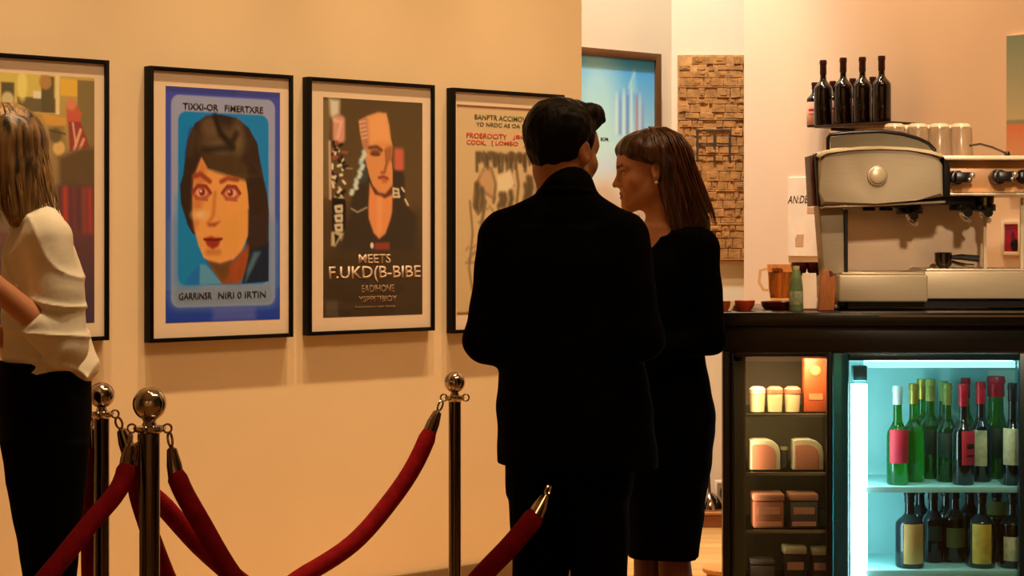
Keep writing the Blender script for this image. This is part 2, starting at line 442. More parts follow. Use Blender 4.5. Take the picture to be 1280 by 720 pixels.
def frame_parts(root, w, h, dep, mw, fm, glazed=True, mount=True):
    b = MB()
    for sx in (-1,1): b.box((sx*(w-mw)/2, -dep/2, 0), (mw, dep, h), bevel=.0015)
    for sz in (-1,1): b.box((0, -dep/2, sz*(h-mw)/2), (w-2*mw+.001, dep, mw), bevel=.0015)
    b.box((0, -.004, 0), (w-2*mw, .006, h-2*mw)); b.build('frame', fm, root)
    if mount:
        b = MB(); b.box((0, -dep+.013, 0), (w-2*mw, .003, h-2*mw)); b.build('mount_board', M_mount, root)
    if glazed:
        b = MB(); b.box((0, -dep+.004, 0), (w-2*mw, .002, h-2*mw)); b.build('glazing', M_glaze, root)

DEP = .042
def wall_frame(pxl, pxr, ytl, ytr, ybl, ybr, label, prt, mw=.014, w=None, kind='framed_poster'):
    sr, Yr = on_wall(pxr, DEP)
    if w is None: sl, _ = on_wall(pxl, 0)
    else: sl = sr-w
    Yl = (p0+d_*sl+n_*DEP).y
    top = (zat(ytl, Yl)+zat(ytr, Yr))/2; bot = (zat(ybl, Yl)+zat(ybr, Yr))/2
    wd, h = sr-sl, top-bot; cz = (top+bot)/2; cs = (sl+sr)/2
    pos = p0+d_*cs; root = thing(kind, label, 'poster', (pos.x, pos.y, cz), TH, 'framed posters on the gallery wall')
    frame_parts(root, wd, h, DEP, mw, M_frame)
    # print rectangle: px range and py range
    yp = -DEP+.011
    x0 = on_wall(prt[0], -yp)[0]-cs; x1 = on_wall(prt[1], -yp)[0]-cs
    Y0 = (p0+d_*(x0+cs)+n_*(-yp)).y; Y1 = (p0+d_*(x1+cs)+n_*(-yp)).y
    zt = (zat(prt[2], Y0)+zat(prt[3], Y1))/2-cz; zb = (zat(prt[4], Y0)+zat(prt[5], Y1))/2-cz
    return root, x0, x1, zt, zb, yp
def ink(name, rgb): return mat(name, rgb, .6, var=.02)

# ---- leftmost poster: warm collage
root, x0, x1, zt, zb, yp = wall_frame(None, 137, 63, 72, None or 432, 428, 'framed collage poster in yellow and red behind the woman in white shirt', (-38, 118, 88, 97, 408, 404), w=.66)
cv = Canvas(x1-x0, zt-zb, (176,128,66))
# visible strip is u 25..100
def u1(px): return (px+38)/156*100
def v1(py, px=60): return (py-93)/312*100
cv.vgrad((196,150,76), (70,48,60), 0, 100)
cv.rr(u1(-30), v1(92), u1(72), v1(141), (206,168,80)); cv.rr(u1(0), v1(105), u1(16), v1(140), (96,78,48)); cv.rr(u1(20), v1(122), u1(68), v1(140), (112,88,56)); cv.rr(u1(50), v1(95), u1(66), v1(140), (98,78,50))
cv.rr(u1(40), v1(114), u1(49), v1(123), (232,214,170)); cv.ell(u1(55), v1(102), 5, 3, (176,120,66)); cv.ell(u1(8), v1(126), 5, 3, (200,170,120)); cv.ell(u1(26), v1(108), 4, 6, (226,190,100))
cv.rr(u1(68), v1(92), u1(73), v1(142), (226,186,126))
cv.rr(u1(74), v1(97), u1(96), v1(118), (222,160,60)); cv.rr(u1(96), v1(97), u1(120), v1(190), (130,100,58))
cv.poly([(u1(50),v1(141)),(u1(84),v1(146)),(u1(80),v1(156)),(u1(56),v1(155))], (208,140,62))
cv.poly([(u1(82),v1(128)),(u1(92),v1(124)),(u1(102),v1(140)),(u1(98),v1(152)),(u1(82),v1(150))], (196,84,60)); cv.ell(u1(88), v1(128), 4, 2.5, (210,120,80))
cv.poly([(u1(84),v1(150)),(u1(100),v1(150)),(u1(112),v1(182)),(u1(86),v1(188))], (150,60,48)); cv.line([(u1(90),v1(152)),(u1(94),v1(180))], .008, (214,150,120)); cv.line([(u1(100),v1(160)),(u1(92),v1(185))], .012, (220,150,110)); cv.line([(u1(104),v1(172)),(u1(98),v1(186))], .012, (216,140,104))
cv.poly([(u1(58),v1(158)),(u1(78),v1(156)),(u1(82),v1(190)),(u1(66),v1(200))], (150,110,64)); cv.ell(u1(72), v1(184), 5, 3, (214,160,96)); cv.ell(u1(68), v1(168), 5, 3, (110,84,52)); cv.line([(u1(60),v1(162)),(u1(80),v1(166))], .006, (90,66,40))
cv.poly([(u1(72),v1(196)),(u1(98),v1(184)),(u1(120),v1(182)),(u1(120),v1(260)),(u1(74),v1(260))], (98,70,44), .05)
cv.rr(u1(70), v1(232), u1(120), v1(412), (84,52,52), soft=.06)
for q, c in ((80,(196,60,44)), (92,(120,54,50)), (104,(150,64,50)), (112,(176,60,46))): cv.line([(u1(q),v1(236)),(u1(q+1),v1(290))], .018, c, .05)
cv.vgrad((110,60,50), (56,44,64), v1(290), 100, .55)
cv.build('poster_print', root, yp, (x0+x1)/2, (zt+zb)/2)

# ---- blue poster: illustrated dark-haired face on a card
root, x0, x1, zt, zb, yp = wall_frame(180, 367, 81, 95, 429, 421, 'framed blue poster of a drawn dark haired face on a rounded card', (207, 350, 107, 116, 403, 400))
cv = Canvas(x1-x0, zt-zb, (62,66,146), 170)
def c1(x, y): return ((x-30)/642*100, (y-50-(x-30)/642*-0)/1318*100)
def c2(x, y): return ((x-30)/642*100, (y+625)/1318*100)
cv.vgrad((66,66,146), (48,86,156), 0, 86); cv.vgrad((40,66,150), (34,56,140), 86, 100); cv.rr(40, 94, 78, 100, (76,80,150), soft=.05); cv.rr(0,0,100,2.4,(58,58,120))
cv.rr(4.5, 3.4, 95.5, 93.6, (146,138,158), .07); cv.rr(4.5, 55, 95.5, 93.6, (112,126,152), .07, soft=.1, al=.8); cv.rr(8, 85, 92, 92.8, (122,126,140), .04)
cv.rr(10.5, 10.4, 89.5, 84.2, (16,112,200), .07); cv.rr(10.5, 45, 30, 84.2, (26,118,196), .06, soft=.1, al=.7)
cv.poly([c1(112,700),c1(108,600),c1(125,540),c1(138,420),c1(150,340),c1(190,250),c1(250,205),c1(330,195),c1(420,208),c1(490,262),c1(540,350),c1(556,450),c1(574,540),c1(596,640),c2(606,60),c2(604,200),c2(604,470),c2(470,480),c2(478,220),c2(480,100),c2(180,200),c2(150,150),c2(120,50)], (52,32,22))
cv.ell(48, 23, 20, 7, (92,66,40), .08, .8); cv.ell(38, 16, 8, 4, (110,78,52), .06, .7); cv.ell(62, 20, 5, 8, (118,90,52), .06, .6); cv.ell(46,25,8,3,(110,84,54),.05,.7); cv.line([c1(300,205),c1(330,300),c1(400,380)], .02, (34,20,14), .04)
cv.line([c1(420,300),c1(380,380),c1(240,400)], .02, (40,26,18), .05); cv.line([c1(180,300),c1(160,420)], .03, (66,44,30), .05)
cv.poly([c1(182,560),c1(225,440),c1(262,500),c1(330,516),c1(400,540),c1(472,552),c1(486,640),c2(492,60),c2(488,200),c2(450,300),c2(400,348),c2(330,368),c2(270,355),c2(236,330),c2(208,260),c2(188,180),c2(176,90),c1(176,640)], (222,140,70))
cv.poly([c1(182,560),c1(225,450),c1(250,500),c1(240,640),c2(215,120),c2(188,180),c2(176,90)], (198,112,58), .05)
cv.poly([c1(225,420),c1(420,440),c1(480,470),c1(490,570),c1(400,545),c1(310,520),c1(262,502)], (72,48,26), .04)
cv.poly([c2(300,60),c2(345,140),c2(470,60),c2(480,200),c2(420,300),c2(360,260)], (214,138,62), .06, .7)
cv.poly([c2(260,352),c2(330,370),c2(405,346),c2(492,250),c2(488,400),c2(440,482),c2(335,482)], (150,66,30), .03); cv.poly([c2(256,352),c2(330,372),c2(390,352),c2(370,440),c2(340,470)], (104,62,28), .04)
cv.poly([c2(214,366),c2(250,370),c2(340,478),c2(210,484)], (84,136,200)); cv.poly([c2(150,440),c2(215,372),c2(214,484),c2(140,480)], (30,100,184)); cv.poly([c2(500,290),c2(606,250),c2(604,470),c2(452,482)], (22,32,50)); cv.poly([c2(480,400),c2(520,300),c2(560,300),c2(470,480)], (70,96,104), .03)
cv.poly([c2(490,60),c2(600,80),c2(600,260),c2(490,260)], (52,34,30), .03)
for ex, pup in ((225,228), (390,385)):
    cv.ell(*c1(ex,640), 7.4, 2.9, (150,54,40), .02); cv.ell(*c1(ex,640), 5.4, 1.9, (232,150,104), .02); cv.ell(*c1(pup,637), 2.5, 1.6, (120,34,30), .015); cv.ell(*c1(pup-6,631), .9, .6, (240,190,150), .01)
    cv.line([c1(ex-50,640),c1(ex-20,600),c1(ex+25,602),c1(ex+50,640)], .012, (140,50,36)); cv.line([c1(ex-30,675),c1(ex+30,680)], .01, (176,84,50))
cv.line([c1(185,548),c1(220,535),c1(270,575)], .018, (150,60,34), .02); cv.line([c1(335,575),c1(370,555),c1(425,562)], .016, (150,60,34), .02)
cv.line([c1(300,640),c2(290,90),c2(262,140)], .012, (190,104,52), .03); cv.poly([c2(260,140),c2(330,126),c2(300,156),c2(266,156)], (160,76,40), .02); cv.ell(*c2(215,90), 6, 2, (228,166,106), .05)
cv.poly([c2(240,222),c2(280,210),c2(300,218),c2(336,220),c2(318,266),c2(286,286),c2(256,262)], (150,44,30), .02); cv.line([c2(240,228),c2(290,232),c2(338,226)], .007, (96,22,18)); cv.line([c2(262,300),c2(320,300)], .02, (190,108,54), .04)
cv.build('poster_print', root, yp, (x0+x1)/2, (zt+zb)/2)
W_, H_ = x1-x0, zt-zb; cx_ = (x0+x1)/2
M_inkblue = ink('slate_ink', (44,36,46))
text('TIXXI-OR  FIMERTXRE', W_*.70, H_*.028, M_inkblue, root, (x0+W_*.495, yp-.0006, zt-H_*.081))
text('GARRINSR  NIRI 0 IRTIN', W_*.76, H_*.030, M_inkblue, root, (x0+W_*.49, yp-.0006, zt-H_*.888))

# ---- brown poster: shaved-headed figure above large lettering
root, x0, x1, zt, zb, yp = wall_frame(378, 544, 96, 106, 420, 413, 'framed dark brown poster of a bare headed figure above large pale lettering', (404, 528, 121, 129, 397, 393))
cv = Canvas(x1-x0, zt-zb, (82,58,34), 150)
def q1(x, y): return ((x-15)/597*100, (y-48)/1292*100)
def q2(x, y): return ((x-15)/597*100, (y+600)/1292*100)
cv.vgrad((84,60,34), (92,64,36), 0, 45); cv.vgrad((92,64,36), (58,40,26), 45, 100); cv.rr(0, 52, 100, 100, (60,42,26), soft=.2, al=.6)
cv.poly([q1(0,60),q1(110,60),q1(115,160),q1(60,180),q1(50,300),q1(45,640),q1(10,640)], (112,84,52), .03); cv.poly([q1(50,55),q1(110,60),q1(108,140),q1(72,170),q1(55,150)], (206,182,150), .04)
cv.rr(*q1(70,150), *q1(142,312), (208,132,104), .04, .03); cv.line([q1(80,180),q1(120,190),q1(100,280)], .012, (226,168,140), .03)
random.seed(3)
for i in range(46):
    x, y = random.uniform(66,132), random.uniform(315,640); a = random.uniform(0, 6.28); L = random.uniform(8,26)
    cv.line([q1(x,y), q1(x+L*math.cos(a), y+L*math.sin(a))], .012, random.choice([(32,22,18),(32,22,18),(214,186,150),(196,164,124),(150,72,50)]))
cv.line([q1(52,310),q1(56,640)], .012, (200,150,120), .02)
cv.rr(*q1(66,640), *q2(146,178), (28,20,16)); 
for yy in (690, 745, 800): cv.line([q1(86,yy),q1(122,yy-6),q1(122,yy+26),q1(92,yy+28),q1(88,yy+10)], .013, (204,172,136))
cv.poly([q2(62,190),q2(100,186),q2(150,200),q2(160,270),q2(130,262),q2(112,230),q2(84,276),q2(60,270)], (188,160,120), .02); cv.poly([q2(80,200),q2(108,214),q2(84,262)], (36,26,18)); cv.line([q2(166,170),q2(180,150),q2(186,240),q2(205,276)], .01, (130,100,70)); 
cv.poly([q1(180,630),q1(170,720),q2(180,70),q2(100,300),q2(560,300),q2(575,90),q2(500,20),q1(500,500),q1(440,450),q1(250,460)], (56,42,30), .03)
cv.poly([q1(225,175),q1(270,148),q1(340,122),q1(388,124),q1(405,190),q1(416,270),q1(428,320),q1(420,400),q1(428,470),q1(428,560),q1(384,612),q1(340,604),q1(306,560),q1(285,500),q1(262,410),q1(244,310),q1(228,240)], (214,130,74))
cv.poly([q1(225,175),q1(272,150),q1(280,230),q1(285,330),q1(262,400),q1(244,310)], (180,112,80), .03)
for k in range(5): cv.line([q1(228+4*k,185+24*k),q1(262+3*k,176+24*k)], .006, (226,160,120), .015)
cv.poly([q1(280,150),q1(340,124),q1(386,128),q1(404,210),q1(410,290),q1(330,300),q1(290,320)], (226,146,86), .05)
cv.line([q1(288,334),q1(330,328),q1(358,346)], .014, (110,58,32), .02); cv.ell(*q1(322,364), 5, 1.5, (120,64,36), .02); cv.line([q1(300,372),q1(345,374)], .008, (96,50,30)); cv.line([q1(386,345),q1(392,420),q1(378,478),q1(362,482)], .012, (150,80,42), .02)
cv.poly([q1(394,330),q1(425,320),q1(418,400),q1(398,420)], (150,84,46), .04); cv.line([q1(346,512),q1(372,506),q1(396,516)], .012, (140,56,36), .015); cv.poly([q1(360,516),q1(396,520),q1(390,540),q1(366,538)], (176,84,54), .03)
cv.poly([q1(300,560),q1(340,604),q1(384,612),q1(428,560),q1(430,620),q1(380,640),q1(330,620)], (110,50,28), .04)
cv.poly([q1(288,545),q1(320,610),q1(380,634),q1(428,610),q1(424,720),q2(412,120),q2(384,200),q2(345,232),q2(312,196),q2(282,110),q2(280,40)], (222,128,72), .02); cv.line([q1(350,640),q2(345,180)], .02, (232,144,88), .05)
cv.rr(*q1(436,330), *q1(496,470), (196,88,62), .03, .04); cv.rr(*q1(440,470), *q1(492,560), (54,40,28), 0, .04)
for a, bb in (((432,575),(432,625)),((432,575),(462,580)),((462,580),(466,626)),((434,602),(464,602)),((436,626),(470,622)),((484,570),(498,590)),((505,640),(522,672))): cv.line([q1(*a), q1(*bb)], .009, (214,176,140))
cv.poly([q1(246,330),q1(262,420),q1(280,500),q1(270,536),q1(205,560),q1(178,625),q1(168,600),q1(205,520),q1(230,440)], (60,60,56), .02)
for k in range(16):
    t = k/15; x = 245-72*t+random.uniform(-6,16); y = 360+250*t; cv.ell(*q1(x+12,y), 2.2, .9, random.choice([(214,210,196),(150,176,186),(196,190,170)]), .02)
cv.line([q1(180,700),q1(215,720),q2(270,44)], .008, (150,124,96)); cv.line([q1(150,460),q1(185,462)], .006, (150,120,90))
cv.rr(*q2(318,252), *q2(410,296), (140,52,40), .01, .02); cv.ell(*q2(302,270), 1.7, 1.4, (232,200,164), .01)
cv.rr(*q2(30,590), *q2(100,690), (96,76,54), 0, .03, .6)
cv.build('poster_print', root, yp, (x0+x1)/2, (zt+zb)/2)
W_, H_ = x1-x0, zt-zb
M_cream = ink('cream_ink', (226,206,190)); M_tan = ink('tan_ink', (150,126,100))
def qt(s, xa, xb, ya, yb, m): text(s, W_*(xb-xa)/597, H_*(yb-ya)/1292, m, root, (x0+W_*((xa+xb)/2-15)/597, yp-.0006, zt-H_*((ya+yb)/2+600)/1292))
qt('MEETS', 222, 415, 322, 376, M_cream); qt('F.UKD(B-BIBE', 48, 600, 392, 488, M_cream)
qt('EADIHONE', 240, 438, 506, 550, M_tan); qt('YSPPITIBIOY', 222, 452, 572, 608, M_tan); qt('Aooomooo ooo wooy', 196, 444, 628, 646, M_tan)

# ---- tan poster: ink sketch of figures (half hidden by the man)
root, x0, x1, zt, zb, yp = wall_frame(558, 706, 108, 120, 417, 411, 'framed tan poster of sketched figures partly hidden by the man in black', (571, 697, 130, 138, 393, 390))
cv = Canvas(x1-x0, zt-zb, (206,164,118), 140)
cv.vgrad((206,160,112), (196,150,100), 0, 100); cv.rr(0,0,100,1.2,(110,60,36)); cv.rr(0,98.8,100,100,(120,80,46))
def g1(x, y): return ((x-4)/567*100, (y-72)/1190*100)
cv.poly([g1(130,340),g1(360,350),g1(380,380),g1(300,400),g1(120,390)], (120,96,60), .06, .7)
random.seed(11)
for x in range(112, 560, 13):
    y0 = 345+random.uniform(-8,8); cv.line([g1(x,y0), g1(x+random.uniform(-10,10), y0+random.uniform(30,105))], random.uniform(.008,.02), (82,60,36), .02, .85)
for pl, wd in ((((150,440),(120,500),(150,560),(210,600)),.012), (((190,430),(215,520),(205,620)),.014), (((330,400),(345,520),(335,620)),.012), (((110,520),(100,640),(120,680)),.02), (((430,380),(450,520),(440,640)),.012), (((250,470),(300,440),(320,520)),.008), (((160,620),(130,800),(150,1000),(140,1180)),.014), (((75,620),(90,800),(70,1000),(100,1200)),.008), (((230,640),(250,820),(230,1000)),.012), (((350,640),(380,900),(370,1100)),.012), (((470,600),(500,820),(480,1100)),.012)):
    cv.line([g1(*q) for q in pl], wd, (110,80,48), .02, .85)
cv.poly([g1(130,440),g1(190,430),g1(210,500),g1(200,600),g1(150,560),g1(120,520)], (188,132,88), .04, .8); cv.poly([g1(225,470),g1(300,430),g1(325,510),g1(280,570),g1(230,570)], (224,184,138), .03)
for cx, cy, h_ in ((400,540,80),(385,560,50),(415,530,60),(115,580,70),(140,600,60),(245,605,35),(265,605,35),(300,600,45)): cv.line([g1(cx,cy-h_*.8),g1(cx+6,cy),g1(cx-4,cy+h_)], .022, (88,64,38), .03, .9)
for k in range(60):
    x, y = random.uniform(60,540), random.uniform(640,1150); a = random.uniform(0,3.1); L = random.uniform(10,50)
    cv.line([g1(x,y), g1(x+L*math.cos(a), y+L*math.sin(a))], .007, (126,96,60), .02, .7)
cv.build('poster_print', root, yp, (x0+x1)/2, (zt+zb)/2)
W_, H_ = x1-x0, zt-zb
M_red = ink('red_ink', (214,66,60)); M_olive = ink('olive_ink', (92,104,60))
def gt(s, xa, xb, ya, yb, m): text(s, W_*(xb-xa)/567, H_*(yb-ya)/1190, m, root, (x0+W_*((xa+xb)/2-4)/567, yp-.0006, zt-H_*((ya+yb)/2-72)/1190))
gt('BANPTR ACCIMOWARD', 100, 470, 122, 152, M_olive); gt('YD NRDC AS OA DARTS', 108, 460, 166, 190, M_olive)
gt('PROBROCITY  JBOIN IL', 56, 490, 228, 258, M_red); gt('COOK,  [ LOMBO  JOOTRE', 56, 500, 268, 300, M_red)

# ---- blue painting in the alcove
D2 = .05
def on_alc(px, off): return on_wall(px, off, pc, n_, d_)
sr, Yr = on_alc(827, D2); sl = sr-.62; Yl0 = on_alc(728, D2)
top = (zat(68, Yr)+zat(58, Yl0[1]))/2; h = .98
pos = pc+d_*((sl+sr)/2)
root = thing('framed_painting', 'blue sky painting with white spires in a bronze frame in the alcove', 'painting', (pos.x, pos.y, top-h/2), TH)
frame_parts(root, sr-sl, h, D2, .036, M_bronze, glazed=False, mount=False)
cv = Canvas(sr-sl-.07, h-.07, (120,180,206), 120)
cv.vgrad((70,146,206), (190,210,220), 0, 46); cv.vgrad((190,210,220), (226,190,144), 46, 66); cv.vgrad((226,190,144), (206,160,110), 66, 100)
vis0 = (on_alc(728, D2)[0]-sl)/(sr-sl)*100
def uu(px): return vis0+(px-728)/(820-728)*(97-vis0)
def vv(py): return (py-76)/(245-76)*54
cv.ell(uu(745), vv(150), 26, 30, (222,228,220), .3, .6)
for px_, t_, b_, wd, c in ((771,140,172,.012,(226,220,206)),(776,136,172,.012,(120,136,146)),(781,132,172,.016,(224,220,210)),(786,128,172,.012,(110,122,134)),(791,120,172,.014,(230,224,214)),(799,134,172,.014,(196,120,84)),(803,138,172,.012,(214,200,184)),(807,142,172,.01,(150,150,150))):
    cv.poly([(uu(px_),vv(t_-6)),(uu(px_+1.6),vv(t_+10)),(uu(px_+2.2),vv(b_+30)),(uu(px_-2.2),vv(b_+30)),(uu(px_-1.6),vv(t_+10))], c, .035, .8)
cv.poly([(uu(795),vv(94)),(uu(799),vv(130)),(uu(786),vv(134))], (176,206,220), .06, .6); cv.line([(uu(796),vv(98)),(uu(787),vv(124))], .006, (214,226,230), .03, .6)
cv.poly([(0,72),(40,66),(60,76),(100,70),(100,100),(0,100)], (216,156,110), .1, .6)
pr_ = cv.build('canvas_print', root, -D2+.014, ill=(1.0,.74,.52))
text('BOM.', .055, .016, M_ink, root, ((uu(755)-50)/100*(sr-sl-.07), -D2+.0135, (50-vv(211))/100*(h-.07)))

# ---- carved relief panel in the alcove
Yb = 9.45
x0 = (848-640)/F*Yb; x1 = (934-640)/F*Yb; zt = zat(68, Yb); zb = zat(327, Yb)
w, h = x1-x0, zt-zb
M_relief = mat('carved_gold_wood', (178,124,62), .7, var=.35, scale=26, bump=.5, bscale=80)
M_relief_dk = mat('carved_dark_wood', (66,46,26), .75, var=.3, scale=26)
root = thing('relief_panel', 'tall gold brown carved relief panel of brick like blocks in the alcove', 'wall art', ((x0+x1)/2, 9.5, (zt+zb)/2), 0)
b = MB(); b.box((0,-.015,0), (w, .03, h), bevel=.003); b.build('backing_board', M_relief, root)
b = MB(); random.seed(5); z = h/2-.006; rows = 0
while z > -h/2+.02:
    rh = random.choice([.03,.036,.042,.05]); rh = min(rh, z+h/2-.004); x = -w/2+.004
    while x < w/2-.008:
        bw = min(random.uniform(.024,.075), w/2-.004-x)
        t = random.uniform(.002,.009)
        if random.random() < .9: b.box((x+bw/2, -.03-t/2, z-rh/2), (max(.006,bw-.004), t, rh-.005), rot=(random.uniform(-.03,.03), random.uniform(-.07,.07), random.uniform(-.03,.03)), bevel=.0012, seg=1)
        if random.random() < .45: b.mi = 0; b.box((x+bw/2, -.0305-t, z-rh/2+random.uniform(-.006,.006)), (bw*.45, .003, rh*.35), bevel=.0008, seg=1)
        x += bw
    z -= rh
    rows += 1
    if rows % 4 == 0: b.box((0, -.033, z-.003), (w-.004, .007, .006), bevel=.001, seg=1); z -= .008
b.build('carved_blocks', M_relief, root)
b = MB(); zc = h/2-h*.44
for xx in (-.075, .01, .085): b.box((xx, -.036, zc), (.011, .008, .15))
for zz in (zc+.075, zc+.01): b.box((.005, -.036, zz), (.175, .0075, .01))
b.build('window_motif', M_relief_dk, root)

# ---- bar wall: tall print at the right edge and the small red picture
sl, Yl = on_bar(1258, .02); ww = .5
zt = zat(45, Yl); zb = zat(240, Yl); pos = pr+e_*(sl+ww/2)
root = thing('wall_poster', 'green to tan unframed print with an orange band at the right photo edge', 'poster', (pos.x, pos.y, (zt+zb)/2), TR)
cv = Canvas(ww, zt-zb, (150,130,90), 60)
hp = zt-zb; kk = lambda py: (py-45)/F*Yl/hp*100
cv.vgrad((128,124,92), (196,158,108), 0, kk(150)); cv.vgrad((218,112,66), (222,146,96), kk(156), kk(200)); cv.vgrad((222,146,96), (190,130,90), kk(200), 100)
b = MB(); b.box((0,-.009,0), (ww, .018, hp)); b.build('backing_board', M_mount, root)
cv.build('poster_print', root, -.0195)
# ================================================================ bar counter
M_black = mat('black_lacquer', (8,7,6), .32, var=.1)
M_blacktop = mat('black_worktop', (10,8,7), .22, var=.1)
M_trim = mat('brass_edge', (120,92,60), .3, metal=.8)
M_cabin = mat('cabinet_lining', (118,102,76), .7)
M_shelfg = mat('shelf_edge', (150,132,108), .35)
M_doorg = glass('cabinet_glass', (236,240,236), refl=.02, rough=.03)
M_fridge = mat('fridge_lining', (176,222,222), .45, var=.02)
M_fridge_fr = mat('fridge_frame', (16,40,44), .25, metal=.3)
M_led = mat('led_tube', (255,255,255), .4, emit=(226,251,255), estr=15)
M_led2 = mat('led_panel', (190,240,240), .4, emit=(190,244,244), estr=1.3)
TOP = 1.165; YF = 6.2; SF = F/YF
def X(px, Y=YF): return (px-640)/F*Y
def Z(py, Y=YF): return CAM_H-(py-295)/F*Y
cx0, cx1 = X(889), X(1400)
root = thing('bar_counter', 'black lacquered bar counter with a long worktop on the right', 'counter', ((cx0+cx1)/2, 6.55, 0))
ox = (cx0+cx1)/2; oy = 6.55
def L(x, y, z): return (x-ox, y-oy, z)
b = MB(); b.box(L((cx0+cx1)/2, 6.56, TOP-.022), (cx1-cx0, .80, .044), bevel=.006); b.build('worktop', M_blacktop, root)
b = MB(); b.box(L((X(1096)+cx1)/2, 6.158, TOP-.012), (cx1-X(1096), .004, .006)); b.build('edge_trim', M_trim, root)
sx0 = X(904)
b = MB(); b.box(L((sx0+cx1-.03)/2, 6.23, 1.078), (cx1-.03-sx0, .05, .085), bevel=.003); b.build('apron', M_black, root)
b = MB(); b.box(L(sx0+.012, 6.225, .578), (.024, .04, .915), bevel=.002); b.build('corner_post', M_black, root)
b = MB(); b.box(L(sx0+.012+.041, 6.565, .578), (.016, .64, .915), rot=(0,0,-math.atan(.118)), bevel=.002); b.build('side_panel', M_black, root)
b = MB(); b.box(L(cx1-.05, 6.555, .578), (.024, .68, .915), bevel=.002); b.build('side_panel', M_black, root)
b = MB(); b.box(L((X(1036.5)+X(1041))/2, 6.222, .578), (X(1041)-X(1036.5), .03, .915), bevel=.001); b.build('divider', M_black, root)
b = MB(); b.box(L((sx0+.09+cx1-.03)/2, 6.905, .578), (cx1-.03-sx0-.09, .02, 1.0)); b.build('back_panel', M_black, root)
b = MB(); b.box(L((sx0+.09+cx1-.03)/2, 6.56, .06), (cx1-.03-sx0-.09, .66, .12), bevel=.003); b.build('plinth', M_black, root)

# ---- left glazed display cabinet
kx0, kx1 = sx0+.027, 1.078; kf = X(1036); kc = .752
root = thing('display_cabinet', 'narrow dark glazed snack cabinet in the counter left of the lit fridge', 'cabinet', ((kx0+kx1)/2, 6.4, .122)); ox, oy = (kx0+kx1)/2, 6.4
def L(x, y, z): return (x-ox, y-oy, z-.122)
kz0, kz1 = .122, 1.034
b = MB(); kw = kx1-kx0
b.box(L(kc+.004, 6.43, .578), (.008, .37, kz1-kz0-.002)); b.box(L(kx1-.004, 6.43, .578), (.008, .37, kz1-kz0-.002)); b.box(L((kc+kx1)/2, 6.615, .578), (kx1-kc-.017, .008, kz1-kz0-.002)); b.box(L((kc+kx1)/2, 6.43, kz0+.005), (kx1-kc-.017, .37, .008)); b.box(L((kc+kx1)/2, 6.43, kz1-.006), (kx1-kc-.017, .37, .008))
b.build('carcass', M_cabin, root)
fx0 = X(932); b = MB()
b.box(L((kx0+X(918))/2, 6.213, .578), (X(918)-kx0, .018, kz1-kz0-.004), bevel=.002); b.box(L(kf-.003, 6.213, .578), (.006, .018, kz1-kz0-.004), bevel=.002)
b.box(L((X(918)+kf)/2-.004, 6.213, kz1-.008), (kf-X(918)-.009, .018, .012), bevel=.002); b.box(L((X(918)+kf)/2-.004, 6.213, kz0+.02), (kf-X(918)-.009, .018, .036), bevel=.002)
dr = b.build('door_frame', M_black, root)
b = MB(); b.box(L((X(918)+kf-.006)/2, 6.215, .578), (kf-.006-X(918)-.002, .003, kz1-kz0-.06)); b.build('door_glass', M_doorg, root)
b = MB(); b.box(L(X(925), 6.235, .578), (X(931)-X(919), .006, kz1-kz0-.06)); b.build('inner_jamb', mat('grey_jamb', (92,84,70), .5), root)
KSH = [Z(517,6.26), Z(590,6.26), Z(662,6.26), Z(735,6.26)]
M_shg_clear = glass('shelf_glass', (226,232,224), refl=.03)
for zz in KSH:
    b = MB(); b.box(L(((kc+.010)+kx1-.01)/2, 6.43, zz-.005), (kx1-.012-(kc+.010), .35, .008), bevel=.001); sh_ = b.build('shelf', M_shg_clear, root)
    b = MB(); b.box(L(((kc+.010)+kx1-.01)/2, 6.2505, zz-.005), (kx1-.012-(kc+.010), .006, .010)); b.build('shelf_edge', M_shelfg, sh_)
# snacks in the cabinet
Yk = 6.33
M_cream = mat('cream_carton', (226,196,140), .6); M_pinkp = mat('salmon_pack', (208,128,96), .5); M_orange = mat('orange_box', (206,92,44), .5, var=.15)
M_tubw = mat('white_plastic', (228,206,172), .45); M_smoke = mat('smoky_plastic', (92,84,78), .35); M_lidp = mat('pink_lid', (214,140,112), .45)
def xk(px): return X(px, Yk)
z0 = KSH[0]
for i, (px, lb) in enumerate(((947,'left cream snack tub on the top cabinet shelf'),(969,'middle cream snack tub on the top cabinet shelf'),(991,'right cream snack tub beside the orange box'))):
    t = thing('snack_tub', lb, 'tub', (xk(px), Yk+.01, z0), 0, 'cream tubs in the cabinet')
    b = MB(); b.lathe([(0,0),(.023,0),(.026,.055),(.024,.058),(0,.058)], seg=20); b.build('body', M_cream, t)
    b = MB(); b.lathe([(0,.0585),(.0265,.0585),(.0275,.062),(.0275,.074),(.018,.082),(0,.083)], seg=20); b.build('lid', M_pinkp if i != 0 else M_tubw, t)
t = thing('snack_box', 'tall orange snack box at the right of the top cabinet shelf', 'box', (xk(1019.5), Yk+.02, z0))
b = MB(); b.box((0,0,.088), (X(1036,Yk)-X(1005,Yk)-.006, .05, .176), bevel=.002); bx_ = b.build('carton', M_orange, t)
M_peach = mat('peach_patch', (232,140,84), .6)
b = MB(); b.sphere((0,-.026,.135), .017, (1,.12,1)); b.build('printed_patch', M_peach, t)
b = MB(); b.box((0,-.0258,.05), (.045,.001,.02)); b.build('printed_patch', M_peach, t)
z0 = KSH[1]
